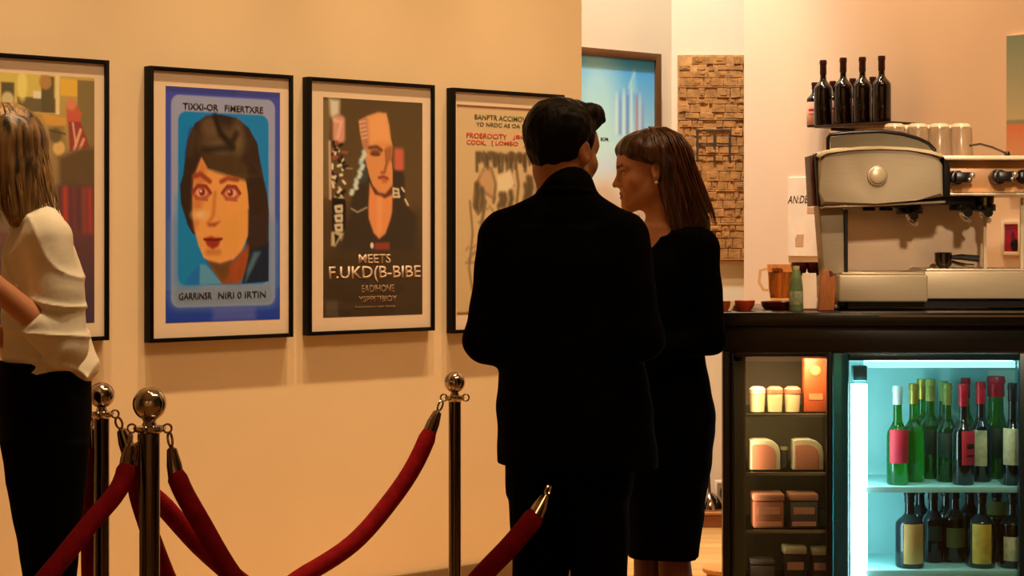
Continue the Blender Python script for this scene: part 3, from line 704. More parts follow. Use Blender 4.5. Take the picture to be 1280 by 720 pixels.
for px, lb in ((956,'left arch shaped pink snack pack on the second shelf'),(1010,'right arch shaped pink snack pack on the second shelf')):
    t = thing('snack_pack', lb, 'packet', (xk(px), Yk+.02, z0), 0, 'arch shaped packs in the cabinet')
    o_ = [(-.05,0),(.05,0),(.05,.055),(.044,.078),(.03,.092),(.008,.1),(-.035,.1),(-.05,.096)]
    b = MB(); b.prism(o_, -.03, .03, bevel=.004); b.build('shell', M_tubw, t)
    b = MB(); b.prism([(x*.78-.004, z*.8+.003) for x, z in o_], -.033, -.0305, bevel=.0006); b.build('window_film', M_pinkp, t)
t = thing('spice_jar', 'small ribbed grey jar between the two arch shaped packs', 'jar', (xk(983), Yk+.06, z0))
b = MB(); b.lathe([(0,0),(.013,0)]+[(.013+.0015*(i%2), .004+.006*i) for i in range(9)]+[(.012,.058),(0,.058)], seg=18); b.build('body', M_smoke, t)
b = MB(); b.lathe([(0,.0585),(.014,.0585),(.014,.068),(0,.068)], seg=18); b.build('lid', M_tubw, t)
z0 = KSH[2]
def jar(px, r, h, lb, mb, ml, dy=0, lab=True):
    t = thing('square_jar', lb, 'jar', (xk(px), Yk+.01+dy, z0), 0, 'square jars in the cabinet')
    b = MB(); b.box((0,0,h*.39), (2*r,2*r,h*.78), bevel=.006); b.build('body', mb, t)
    b = MB(); b.box((0,0,h*.895), (2*r+.003,2*r+.003,h*.2), bevel=.005); b.build('lid', ml, t)
    if lab:
        b = MB(); b.box((0,-r-.0008,h*.5), (1.5*r,.0012,h*.2), bevel=.0004, seg=1); b.build('paper_label', M_lidp, t)
        b = MB(); b.box((0,-r-.0008,h*.12), (1.7*r,.0012,h*.13), bevel=.0004, seg=1); b.build('paper_label', M_lidp, t)
M_rose = mat('rose_jar', (176,108,84), .35)
jar(959, .050, .112, 'salmon square jar at the left of the third shelf', M_rose, M_lidp); jar(1003, .046, .112, 'dark square jar with pink lid on the third shelf', M_smoke, M_lidp)
jar(1032, .018, .07, 'small grey jar at the right end of the third shelf', mat('teal_jar', (96,108,100), .4), M_smoke, dy=.03, lab=False)
z0 = KSH[3]
jar(952, .040, .085, 'low grey jar at the left of the lowest visible shelf', M_smoke, M_smoke, lab=False); jar(993, .036, .128, 'dark jar with cream lid on the lowest visible shelf', mat('dark_jar',(50,44,40),.4), M_tubw); jar(1025, .030, .122, 'dark jar with cream lid against the fridge side of the lowest visible shelf', bpy.data.materials['dark_jar'], M_tubw)

# ---- lit bottle fridge
rx0, rx1 = 1.086, X(1335)
root = thing('bottle_fridge', 'glowing teal glass front bottle fridge under the worktop', 'fridge', ((rx0+rx1)/2, 6.4, .122)); ox, oy = (rx0+rx1)/2, 6.4
rw = rx1-rx0
b = MB(); b.box(L(rx0+.006, 6.46, .578), (.012, .42, .905)); b.box(L(rx1-.006, 6.46, .578), (.012, .42, .905)); b.box(L(ox, 6.664, .578), (rw-.026, .012, .905)); b.box(L(ox, 6.46, .13), (rw-.026, .39, .012)); b.box(L(ox, 6.46, 1.022), (rw-.026, .39, .012)); b.build('lining', M_fridge, root)
b = MB(); b.box(L((X(1275)+rx1)/2, 6.22, .578), (rx1-X(1275), .03, .905), bevel=.003); b.box(L((X(1062)+X(1275))/2, 6.22, 1.018), (X(1275)-X(1062), .03, .02), bevel=.002); b.box(L((X(1062)+X(1275))/2, 6.22, .145), (X(1275)-X(1062), .03, .04), bevel=.002); b.build('door_frame', M_fridge_fr, root)
b = MB(); b.box(L((X(1042)+X(1061))/2, 6.22, .578), (X(1061)-X(1042), .03, .905), bevel=.004); b.build('door_stile', mat('teal_acrylic', (20,120,128), .35, trans=.85), root)
b = MB(); b.box(L((X(1061)+X(1275))/2, 6.224, .585), (X(1274)-X(1062), .003, .83)); b.build('door_glass', glass('fridge_glass', (232,246,246), refl=.03), root)
b = MB(); b.cyl(L(X(1074,6.27), 6.27, .17), L(X(1074,6.27), 6.27, Z(480,6.27)), .026, seg=20); b.build('light_tube', M_led, root)
b = MB(); b.box(L(X(1074,6.27), 6.27, Z(466,6.27)), (.046, .04, .05), bevel=.004); b.build('tube_holder', mat('teal_holder', (70,120,124), .35), root)
b = MB(); b.box(L((X(1089)+X(1274))/2, 6.29, Z(459,6.29)+.012), (X(1274)-X(1089), .09, .022), bevel=.003); b.build('light_panel', M_led2, root)
FSH = [Z(610,6.26), Z(714,6.26)]
M_fsh = mat('fridge_shelf', (176,226,226), .3)
for zz in FSH:
    b = MB(); b.box(L((X(1084)+rx1-.014)/2, 6.44, zz-.006), (rx1-.016-X(1084), .36, .010), bevel=.002); b.box(L((X(1084)+rx1-.014)/2, 6.256, zz-.005), (rx1-.016-X(1084), .006, .018), bevel=.001); b.build('shelf', M_fsh, root)

# ---- bottles
M_gdark = mat('dark_bottle_glass', (10,12,10), .06, coat=.4, var=.1); M_ggreen = mat('green_bottle_glass', (34,140,40), .05, var=.1, trans=.8); M_gblue = mat('blue_black_glass', (8,14,20), .06, var=.1)
M_winered = mat('wine_bottle_glass', (16,7,6), .06, coat=.4)
def cap(n, rgb, metal=.2): return mat(n, rgb, .35, metal=metal)
def bottle(label, grp, loc, h, r, nr, sh, glass_m, cap_m, lab_m, lz=(.2,.52), caph=.2, arc=(200,340), kind='wine_bottle', lab2=None):
    t = thing(kind, label, 'bottle', loc, 0, grp)
    zs = h*sh; zn = h*(sh+.16)
    prof = [(0,.004),(r*.6,0),(r*.92,0),(r,.006),(r,zs*.9),(r*.985,zs)]
    for i in range(1,9):
        u = i/8; s_ = (1+math.cos(PI*u))/2; prof.append((nr+(r*.985-nr)*s_, zs+(zn-zs)*u))
    prof += [(nr*.94, h*(1-caph)), (nr*.94, h*.985), (0, h*.985)]
    b = MB(); b.lathe(prof, seg=26); b.build('glass_body', glass_m, t)
    b = MB(); b.lathe([(nr*1.04,h*(1-caph)),(nr*1.1,h*(1-caph)+.004),(nr*1.06,h*.93),(nr*1.2,h*.935),(nr*1.2,h*.97),(nr*1.1,h),(0,h)], seg=20); b.build('capsule', cap_m, t)
    if lab_m:
        b = MB(); b.lathe([(r+.0006,h*lz[0]),(r+.0012,h*lz[0]+.001),(r+.0012,h*lz[1]-.001),(r+.0006,h*lz[1])], seg=20, a0=R(arc[0]), a1=R(arc[1])); b.build('label', lab_m, t)
    if lab2:
        b = MB()
        for q0, q1 in ((.28,.30),(.36,.41)): b.lathe([(r+.0014,h*q0),(r+.0018,h*q0+.001),(r+.0018,h*q1-.001),(r+.0014,h*q1)], seg=14, a0=R(arc[0]+25), a1=R(arc[1]-25))
        b.build('label_band', lab2, t)
    return t
c_white = cap('white_capsule',(216,222,214)); c_gold = cap('gold_capsule',(196,160,70),.6); c_yel = cap('yellow_capsule',(206,176,86)); c_olive = cap('olive_capsule',(150,146,74)); c_red = cap('red_capsule',(206,22,40)); c_blk = cap('black_capsule',(20,18,18)); c_dkred = cap('maroon_capsule',(56,12,10))
l_red = mat('red_label',(206,30,52),.6); l_cream = mat('cream_label',(214,190,144),.6,var=.2,scale=60); l_or = mat('orange_label',(206,150,84),.6,var=.15); l_yel = mat('yellow_label',(214,166,60),.6,var=.2,scale=40); l_ol = mat('olive_label',(150,140,70),.6,var=.2); l_pink = mat('pink_label',(236,178,160),.6); l_dk = mat('dark_green_label',(28,56,44),.6)
l_black = mat('black_band',(18,12,14),.6)
fs = FSH[0]+.0005
G1 = 'wine bottles on the top fridge shelf'
def fb(px, Y, *a, **k): return bottle(a[0], G1, (X(px,Y), Y, fs), *a[1:], **k)
fb(1122, 6.36, 'green wine bottle with white capsule and red label, leftmost in the fridge', .325, .036, .0145, .50, M_ggreen, c_white, l_red, (.22,.56), .19, (215,330))
fb(1204, 6.36, 'dark wine bottle with red capsule and striped label, centre front of the top fridge shelf', .33, .036, .0145, .50, M_gdark, c_red, l_red, (.2,.54), .22, (250,350), lab2=l_black)
fb(1266, 6.35, 'dark wine bottle with black capsule and cream label, rightmost in the fridge', .335, .036, .0145, .5, M_gdark, c_blk, l_cream, (.2,.56), .18, (200,320))
fb(1142, 6.44, 'green wine bottle with gold capsule behind the red labelled bottle', .327, .036, .0145, .5, M_ggreen, c_gold, None, caph=.21)
fb(1163, 6.52, 'green wine bottle with yellow foil at the back of the top fridge shelf', .335, .036, .0145, .5, M_ggreen, c_yel, l_dk, (.25,.5), .22)
fb(1184, 6.44, 'dark green bottle with olive capsule left of the centre front bottle', .327, .036, .0145, .5, M_ggreen, c_olive, l_dk, (.25,.5), .22)
fb(1226, 6.44, 'dark wine bottle with red capsule and cream label right of the centre front bottle', .332, .036, .0145, .5, M_gdark, c_red, l_cream, (.16,.52), .22, (215,290))
fb(1245, 6.52, 'green bottle with wide red capsule at the back right of the top fridge shelf', .345, .036, .026, .5, M_ggreen, c_red, l_dk, (.2,.5), .2)
fb(1152, 6.60, 'green wine bottle with gold capsule at the very back left of the top fridge shelf', .33, .036, .0145, .5, M_ggreen, c_gold, None, caph=.21)
fb(1179, 6.60, 'green wine bottle with olive capsule at the very back of the top fridge shelf', .322, .036, .0145, .5, M_ggreen, c_olive, None, caph=.21)
fb(1207, 6.60, 'green wine bottle with red capsule hidden behind the centre front bottle', .334, .036, .0145, .5, M_ggreen, c_red, None, caph=.21)
t = thing('price_card', 'white card behind the red capped bottles in the fridge', 'card', (X(1252,6.6), 6.6, fs)); 
b = MB(); b.box((0,0,.18), (X(1266,6.6)-X(1232,6.6), .004, .36), bevel=.001, seg=1); b.build('card', mat('white_card',(232,226,206),.7), t)
b = MB(); b.box((0,.012,.003), (.05,.04,.005)); b.build('foot', bpy.data.materials['white_card'], t)
fs2 = FSH[1]+.0005
G2 = 'dark bottles on the lower fridge shelf'
def fl_(px, Y, lb, h, r, lab, lz, arc, gm=M_gdark, cp=c_blk): return bottle(lb, G2, (X(px,Y), Y, fs2), h, r, .016, .56, gm, cp, lab, lz, .16, arc, kind='spirit_bottle')
fl_(1137, 6.345, 'dark bottle with tan label, leftmost on the lower fridge shelf', .252, .047, l_or, (.06,.58), (235,325), M_gblue)
fl_(1166, 6.45, 'slim dark bottle with dark label behind the tan labelled bottle', .245, .035, l_dk, (.3,.5), (230,310), M_gblue)
fl_(1193, 6.46, 'dark bottle with olive label in the middle of the lower fridge shelf', .248, .038, l_ol, (.2,.46), (215,325))
fl_(1227, 6.345, 'dark bottle with amber yellow label on the lower fridge shelf', .25, .044, l_yel, (.06,.58), (215,300))
fl_(1246, 6.47, 'dark bottle behind the amber labelled one on the lower fridge shelf', .252, .035, l_ol, (.62,.8), (200,340))
fl_(1266, 6.345, 'dark bottle with cream label, rightmost on the lower fridge shelf', .246, .044, l_cream, (.1,.42), (215,300))

fl_(1150, 6.56, 'dark bottle at the back between the tan labelled and slim bottles', .25, .036, None, (.2,.4), (200,340), M_gblue)
fl_(1182, 6.57, 'dark bottle at the back left of the olive labelled bottle', .244, .034, None, (.2,.4), (200,340))
fl_(1212, 6.57, 'dark bottle at the back left of the amber labelled bottle', .25, .036, None, (.2,.4), (200,340), M_gblue)
# ================================================================ wall shelf with bottles
sl, Yl = on_bar(1018, .2); sr, Yr = on_bar(1116, .2)
zs = (Z(160,Yl)+Z(148,Yr))/2; sc = (sl+sr)/2; pos = pr+e_*sc
M_shg = mat('dark_shelf', (54,34,24), .3)
root = thing('bottle_shelf', 'small dark wall shelf with wine bottles above the coffee machine', 'shelf', (pos.x, pos.y, zs), TR)
b = MB(); b.box((0,-.1,-.006), (sr-sl, .2, .012), bevel=.002); b.build('board', M_shg, root)
for xx in (-.36,.36):
    b = MB(); b.box((xx*(sr-sl),-.08,-.018), (.012,.15,.012), bevel=.001); b.box((xx*(sr-sl),-.005,-.032), (.012,.01,.04), bevel=.001); b.build('bracket', M_shg, root)
def on_shelf(px, off, *a, **k):
    s_, Y_ = on_bar(px, off); q = pr+e_*s_+m_*off
    t = bottle(a[0], 'wine bottles on the wall shelf', (q.x, q.y, zs+.0005), *a[1:], **k); t.rotation_euler = (0,0,0); return t
for px, hh, lb in ((1029,.285,'dark wine bottle, leftmost of the front row on the wall shelf'),(1054,.288,'dark wine bottle, second from left in the front row on the wall shelf'),(1078,.284,'dark wine bottle, third from left in the front row on the wall shelf'),(1102,.282,'dark wine bottle, rightmost of the front row on the wall shelf')):
    on_shelf(px, .15, lb, hh, .040, .0135, .56, M_winered, c_dkred, None, (.2,.5), .22)
for px, hh, lb in ((1018.5,.2,'short bottle at the left end of the back row on the wall shelf'),(1041,.2,'pink labelled short bottle between the first two shelf bottles'),(1066,.205,'pink labelled short bottle between the middle two shelf bottles'),(1091,.205,'pink labelled short bottle between the last two shelf bottles')):
    on_shelf(px, .06, lb, hh, .036, .013, .62, M_winered, c_dkred, l_pink, (.05,.56), .16, (190,350), lab2=l_red)

# ---- white printed sheet on the bar wall
s0, Y0 = on_bar(984, .01); s1, Y1 = on_bar(1030, .01); zt = Z(222, Y0); zb = Z(320, Y0); pos = pr+e_*((s0+s1)/2)
root = thing('paper_sign', 'white paper sign with handwritten word on the wall left of coffee machine', 'sign', (pos.x, pos.y, (zt+zb)/2), TR)
b = MB(); b.box((0,-.004,0), (s1-s0, .006, zt-zb), bevel=.001, seg=1); b.build('sheet', mat('white_sheet',(250,232,212),.7), root)
text('AN:DBoonn', (s1-s0)*.95, .034, M_ink, root, (-.005,-.0072,(zt+zb)/2*0+(zt-zb)*(.5-.28)), italic=.3, bold=0)
b = MB(); M_taup = mat('taupe_ink',(206,166,128),.7); b.box((.045,-.0076,(zt-zb)*.08), (.075,.0008,.026)); b.build('printed_shape', M_taup, root); b = MB(); b.prism([(-.06,-.135),(-.015,-.135),(-.012,-.08),(-.05,-.08),(-.062,-.1)], -.0076, -.0071); b.build('printed_shape', M_taup, root)

# ---- small red picture behind the coffee machine
s0, Y0 = on_bar(1251, .015); s1, Y1 = on_bar(1276, .015); zt = Z(276, Y0); zb = Z(319, Y0); pos = pr+e_*((s0+s1)/2)
root = thing('red_picture', 'small crimson and black picture in a pale frame seen behind the coffee machine', 'picture', (pos.x, pos.y, (zt+zb)/2), TR)
frame_parts(root, s1-s0, zt-zb, .015, .014, M_mount, glazed=False, mount=False)
cv = Canvas(s1-s0-.03, zt-zb-.03, (150,24,40), 40); cv.ell(70,75,28,24,(20,10,10),.1); cv.ell(60,45,14,18,(90,16,26),.1); cv.ell(30,20,20,14,(120,40,60),.1)
cv.build('picture_print', root, -.0085)

# ================================================================ espresso machine
YM = 6.36; SM = F/YM; mxc = 1190
M_steel = mat('brushed_steel', (190,172,146), .34, metal=.55, var=.05, stretch=(1,40,40), scale=6)
M_champ = mat('champagne_panel', (168,152,124), .40, metal=.3, var=.04, stretch=(2,40,40), scale=5)
M_cream2 = mat('cream_steel', (214,196,160), .3, metal=.35, var=.03)
M_splash = mat('mirror_steel', (232,206,176), .3, metal=.35, var=.03)
M_bright = mat('bright_chrome', (240,232,220), .12, metal=.85, var=.02)
M_blk = mat('black_plastic', (12,10,9), .3); M_brown = mat('brown_side', (92,46,26), .4, var=.2)
root = thing('espresso_machine', 'large steel two group espresso machine standing on the bar counter', 'coffee machine', ((mxc-640)/SM, YM, TOP), 0)
def mx(px, y=0): return (px-640)/F*(YM+y)-(mxc-640)/SM
def mz(py, y=0): return CAM_H-(py-295)/F*(YM+y)-TOP
RE = 1352
# feet
for px in (1056, 1320):
    for yy in (.05,.40):
        b = MB(); b.lathe([(0,0),(.022,0),(.024,.004),(.018,.012),(.018,mz(377)),(0,mz(377))], (mx(px), yy, 0), seg=16); b.build('foot', M_blk, root)
b = MB(); b.box((mx((1062+RE-6)/2), .235, (mz(377)+.004)/2+.002), (mx(RE-6)-mx(1062), .40, mz(377)-.006)); b.build('underframe', M_blk, root)
# drip tray base: front block (left) and the longer right block
b = MB(); b.box((mx((1045+1156)/2), .2, (mz(343)+mz(377))/2), (mx(1156)-mx(1045), .5, mz(343)-mz(377)), bevel=.007, seg=3); b.build('drip_tray', M_champ, root)
b = MB(); b.box((mx((1157+RE)/2), .235, (mz(339)+mz(374))/2), (mx(RE)-mx(1157), .43, mz(339)-mz(374)), bevel=.005, seg=3); b.build('drip_tray', M_champ, root)
b = MB(); b.box((mx((1050+1152)/2), .02, mz(341.5)), (mx(1152)-mx(1050), .12, .006), bevel=.001); b.box((mx((1160+RE-4)/2), .06, mz(337.5)), (mx(RE-4)-mx(1160), .06, .006), bevel=.001)
b.build('tray_rim', M_cream2, root)
b = MB(); b.box((mx((1160+RE-8)/2), .20, mz(338)), (mx(RE-8)-mx(1160), .2, .004))
for k in range(22): b.box((mx(1164+k*8.4), .20, mz(338)+.004), (.005, .2, .004))
b.build('tray_grate', M_steel, root)
# left column and backsplash
b = MB(); b.prism([(mx(1024),mz(250)),(mx(1056),mz(250)),(mx(1057),mz(343)),(mx(1031),mz(343))], .02, .13, bevel=.005); b.build('side_column', M_champ, root)
b = MB(); b.box((mx(1059), .03, (mz(262)+mz(341))/2), (.01, .03, mz(262)-mz(341))); b.build('splash_gasket', M_blk, root)
b = MB(); b.prism([(mx(1055,.30),mz(258)),(mx(1230,.30),mz(252)),(mx(1230,.30),mz(340)),(mx(1055,.30),mz(341))], .30, .32, bevel=.003); b.build('splash_panel', M_splash, root)
b = MB()
for px in (1231, 1277): b.box((mx(px,.12), .12, (mz(246)+mz(339))/2), (.010, .012, mz(246)-mz(339)))
b.build('post', M_cream2, root)
# upper housing: bulging left nose, recessed right front
nose = [(mx(1023),mz(257)),(mx(1020),mz(240)),(mx(1019),mz(202)),(mx(1026),mz(192)),(mx(1060),mz(188.5)),(mx(1095),mz(187)),(mx(1130),mz(188.5)),(mx(1155),mz(192)),(mx(1168),mz(198)),(mx(1173),mz(207)),(mx(1174),mz(246)),(mx(1140),mz(251)),(mx(1090),mz(255))]
b = MB(); b.prism(nose, -.07, .10, bevel=.012); b.build('nose_housing', M_champ, root)
rim = [(mx(1016),mz(196)),(mx(1026),mz(189)),(mx(1060),mz(185.6)),(mx(1095),mz(184)),(mx(1130),mz(185.6)),(mx(1156),mz(189)),(mx(1170),mz(194)),(mx(1174),mz(198)),(mx(1168),mz(197.5)),(mx(1155),mz(192.5)),(mx(1130),mz(189)),(mx(1095),mz(187.5)),(mx(1060),mz(189)),(mx(1028),mz(192.5)),(mx(1020),mz(199))]
b = MB(); b.prism(rim, -.082, .11, bevel=.002); b.build('top_rim', M_cream2, root)
b = MB(); b.prism([(mx(1173.5),mz(198)),(mx(1179),mz(204)),(mx(1181.5),mz(212)),(mx(1181.5),mz(246)),(mx(1175),mz(247)),(mx(1174.5),mz(207))], -.075, .05, bevel=.002); b.build('edge_trim', M_blk, root)
b = MB(); b.box((mx((1035+1180)/2,.25), .26, (mz(198)+mz(250))/2), (mx(1180,.25)-mx(1035,.25), .30, mz(198)-mz(250)), bevel=.004); b.build('boiler_housing', M_champ, root)
b = MB(); b.prism([(mx(1011.5),mz(195)),(mx(1015),mz(194)),(mx(1019),mz(257)),(mx(1015),mz(258))], -.01, .10, bevel=.001); b.build('side_cheek', M_brown, root)
b = MB(); b.prism([(mx(1015.5),mz(193)),(mx(1018.6),mz(192)),(mx(1022.5),mz(258)),(mx(1019.6),mz(258))], -.05, .0, bevel=.001); b.build('cheek_gasket', M_blk, root)
b = MB(); b.box((mx((1026+1178)/2), .02, mz(256)), (mx(1178)-mx(1026), .14, .008), rot=(0,-.045,0), bevel=.002); b.build('lower_lip', M_steel, root)
b = MB(); b.cyl((mx(1091.5),-.069,mz(221)), (mx(1091.5),-.078,mz(221)), .033, seg=32, bevel=.002); dd = b.build('dial_ring', M_steel, root)
b = MB(); b.sphere((mx(1091.5),-.079,mz(220)), .028, (1,.3,1)); bq = b.build('dial_cap', M_cream2, dd)
b = MB(); b.box((mx((1178+RE)/2), .23, (mz(200)+mz(240))/2), (mx(RE)-mx(1178), .34, mz(200)-mz(240)), bevel=.004); b.build('front_housing', mat('copper_steel', (222,168,116), .35, metal=.15, var=.05, stretch=(1,40,40)), root)
b = MB(); b.box((mx((1160+RE)/2), .20, mz(197.5)), (mx(RE)-mx(1160), .46, .014), bevel=.004); b.build('cup_tray', mat('pale_cup_tray', (240,222,190), .3, metal=.1), root)
b = MB(); b.box((mx((1150+RE)/2), .19, mz(242.5)), (mx(RE)-mx(1150), .34, .010), bevel=.003); b.build('lower_lip', M_cream2, root)
b = MB(); b.box((mx(1326), .08, (mz(246)+mz(338))/2), (mx(1342)-mx(1310), .12, mz(246)-mz(338)), bevel=.004); b.build('side_column', M_champ, root)
# black arched cup rail with smoked panel
arc = [(1033,189),(1033,173),(1036,169),(1060,166.5),(1090,165),(1102,165),(1125,168),(1146,174),(1158,180),(1165,187),(1166,190)]
b = MB(); b.tube([(mx(x), -.03, mz(y)) for x, y in arc], .0065, seg=10); b.build('cup_rail', M_blk, root)
b = MB(); b.prism([(mx(x), mz(y)) for x, y in [(1036,186),(1036,172),(1060,169),(1090,167.5),(1102,167.5),(1125,170.5),(1146,176.5),(1157,182),(1162,188),(1130,184.5),(1095,183),(1060,184.5)]], -.033, -.028); b.build('rail_panel', mat('smoked_panel', (120,112,92), .25, metal=.3), root)
b = MB(); b.tube([(mx(x,.02+.10*i), .02+.10*i, mz(y,.02+.10*i)) for i, (x, y) in enumerate(((1213,182),(1225,180),(1240,184),(1254,190),(1260,195)))], .004, seg=8); b.build('cup_rail', M_blk, root)
b = MB(); b.lathe([(0,0),(.009,0),(.010,.006),(.010,.02),(.007,.027),(0,.028)], (mx(1259,.40), .40, mz(199,.40)), seg=14); b.build('rail_end', M_blk, root)
# knobs
def knob(px, py, lever=True):
    b = MB(); b.cyl((mx(px-6),.055,mz(py)), (mx(px-6),-.005,mz(py)), .026, .024, bevel=.004); b.box((mx(px-1), -.02, mz(py)), (.055,.035,.034), bevel=.006); k = b.build('steam_knob', M_blk, root)
    b = MB(); b.sphere((mx(px+9), -.035, mz(py-2)), .011); b.sphere((mx(px+5), -.042, mz(py+3)), .006); b.build('knob_tip', M_bright, k)
knob(1203, 222); knob(1256, 221)
b = MB(); b.sphere((mx(1279), .01, mz(221)), .022, (1,.8,1.1)); b.build('steam_knob', M_blk, root)
# group heads, portafilters, wands
def group(px, py, y):
    b = MB(); px = 640+(px-640)*(YM+y)/YM; b.cyl((mx(px),y,mz(244)), (mx(px),y,mz(py-8)), .040, .038, bevel=.004); b.cyl((mx(px),y,mz(py-8)), (mx(px),y,mz(py+1)), .045, bevel=.004); g = b.build('group_head', M_blk, root)
    b = MB(); b.tube([(mx(px),y-.03,mz(py-4)),(mx(px)-.01,y-.09,mz(py)),(mx(px)-.016,y-.15,mz(py+4))], [.013,.012,.015], seg=10); b.build('portafilter_handle', M_blk, g)
    b = MB(); b.tube([(mx(px),y,mz(py-4)),(mx(px),y-.005,mz(py+6)),(mx(px)+.012,y-.01,mz(py+12)),(mx(px)+.02,y-.02,mz(py+14))], [.014,.013,.011,.009], seg=12); b.sphere((mx(px),y-.02,mz(py+2)), .018); b.build('spout', M_bright, g)
group(1137, 266, .16); group(1203, 262, .13); group(1228, 262, .17)
b = MB()
for px in (1094, 1116, 1152): b.cyl((mx(px),.12,mz(254)), (mx(px),.12,mz(263)), .02, .024, bevel=.003)
b.box((mx(1110), .15, mz(255)), (.26, .12, .02), bevel=.004); b.box((mx(1195), .15, mz(250)), (.17, .14, .03), bevel=.005); b.build('group_bracket', M_blk, root)
# loose portafilter lying on the tray
t = thing('portafilter', 'chrome and black portafilter lying on the drip tray of the coffee machine', 'portafilter', ((1190-640)/F*6.53, 6.53, TOP+mz(338)+.0065), 0)
b = MB(); b.lathe([(0,0),(.018,0),(.028,.008),(.030,.05),(.026,.052),(.024,.012),(0,.008)], (-.03,0,0), seg=22); b.build('basket', M_chrome_dk, t)
b = MB(); b.tube([(-.002,0,.035),(.03,-.005,.036),(.09,-.012,.03)], [.007,.01,.012], seg=10); b.build('handle', M_blk, t)
b = MB(); b.tube([(.0,.0,.02),(.02,.004,.014),(.05,.006,.008),(.075,.0,.007)], .006, seg=10); b.build('spout', M_chrome, t)

# cups stacked upside down on top
M_cup = mat('frosted_glass', (244,222,190), .2, var=.05, trans=.8); M_cupb = mat('cup_base', (250,232,202), .3)
b = MB(); b.lathe([(.0405,0),(.041,.004),(.037,.095),(.033,.104),(.030,.104),(.034,.093),(.037,.005),(.0375,0),(.0405,0)], seg=24); cup_proto_body = b
ct = thing('glass_tumbler', 'frosted glass tumbler standing upside down, leftmost on the coffee machine', 'glass', (0,0,0), 0, 'tumblers on the coffee machine')
cup_proto_body.build('glass_wall', M_cup, ct)
b = MB(); b.lathe([(0,.0995),(.031,.0995),(.034,.104),(.030,.113),(.022,.116),(.012,.112),(0,.111)], seg=24); b.build('glass_base', M_cupb, ct)
zc = TOP+mz(197.5)+.0075
spots = [(1118,6.52,'frosted glass tumbler upside down, leftmost of the front row on the coffee machine'),(1147,6.52,'frosted glass tumbler upside down, second of the front row on the coffee machine'),(1174,6.52,'frosted glass tumbler upside down, third of the front row on the coffee machine'),(1201,6.52,'frosted glass tumbler upside down, rightmost of the front row on the coffee machine'),
         (1133,6.61,'frosted glass tumbler upside down, left in the back row on the coffee machine'),(1161,6.61,'frosted glass tumbler upside down, middle of the back row on the coffee machine'),(1189,6.61,'frosted glass tumbler upside down, right in the back row on the coffee machine')]
zn = TOP+mz(184)+.0005
for i, (px, Y, lb) in enumerate(spots):
    zz = zc
    o = ct if i == 0 else dup(ct, (0,0,0), 0, lb)
    o.location = (X(px,Y), Y, zz); o['label'] = lb
for px, Y, lb in ((1043,6.62,'low white cup upside down behind the black cup rail, left one'),(1078,6.62,'low white cup upside down behind the black cup rail, right one')):
    t = thing('coffee_cup', lb, 'cup', (X(px,Y), Y, zc), 0, 'white cups behind the cup rail')
    b = MB(); b.lathe([(.036,0),(.038,.004),(.034,.03),(.022,.052),(.020,.056),(.017,.056),(.016,.052),(0,.052)], seg=24); b.build('bowl', M_cupb, t)
    b = MB(); b.tube([(.033,0,.036),(.05,0,.034),(.054,0,.022),(.045,0,.012),(.036,0,.012)], .004, seg=8); b.build('handle', M_cupb, t)

# ================================================================ small things on the counter
Yc = 6.30
def xc(px): return X(px, Yc)
def zt_(py): return Z(py, Yc)-TOP
t = thing('sauce_bottle', 'green paper wrapped bottle on the counter front', 'bottle', (xc(995), Yc, TOP))
b = MB(); b.lathe([(0,0),(.022,0),(.023,.004),(.023,.075),(.019,.105),(.013,.13),(.011,.134),(0,.134)], seg=22); b.build('body', mat('sage_green', (104,122,76), .5, var=.25, scale=30), t)
b = MB(); b.lathe([(0,.1345),(.0115,.1345),(.0115,.146),(0,.147)], seg=16); b.build('cap', mat('pale_cap', (196,184,130), .5), t)
b = MB(); b.lathe([(.0233,.02),(.0238,.022),(.0238,.062),(.0233,.064)], seg=18, a0=R(200), a1=R(330)); b.build('label', mat('grey_green_label', (150,156,120), .6, var=.4, scale=70), t)
t = thing('menu_card', 'small blank white standing card between green bottle and wooden block', 'card', (xc(1014), Yc+.03, TOP), R(4))
b = MB(); b.box((0,0,.064), (.047,.003,.118), rot=(R(-8),0,0), bevel=.001, seg=1); b.build('card', mat('card_stock', (246,222,196), .7), t)
b = MB(); b.box((0,.004,.003), (.052,.03,.006), bevel=.001); b.build('base', mat('card_base', (120,60,36), .5), t)
t = thing('wooden_menu_holder', 'tapered orange brown wooden block left of the coffee machine', 'block', (xc(1032), Yc-.005, TOP), 0)
b = MB(); b.prism([(-.027,0),(.024,0),(.03,.07),(.029,.11),(.018,.13),(-.008,.138),(-.017,.12),(-.02,.09)], -.02, .02, bevel=.004); b.build('body', mat('caramel_wood', (168,98,46), .5, var=.2, stretch=(20,20,2)), t)
b = MB(); b.prism([(.010,.112),(.022,.116),(.018,.129),(.006,.132)], -.0212, -.0195); b.box((.0285,-.003,.05), (.004,.03,.05), bevel=.001); b.build('inlay', mat('dark_inlay', (90,40,20), .5), t)
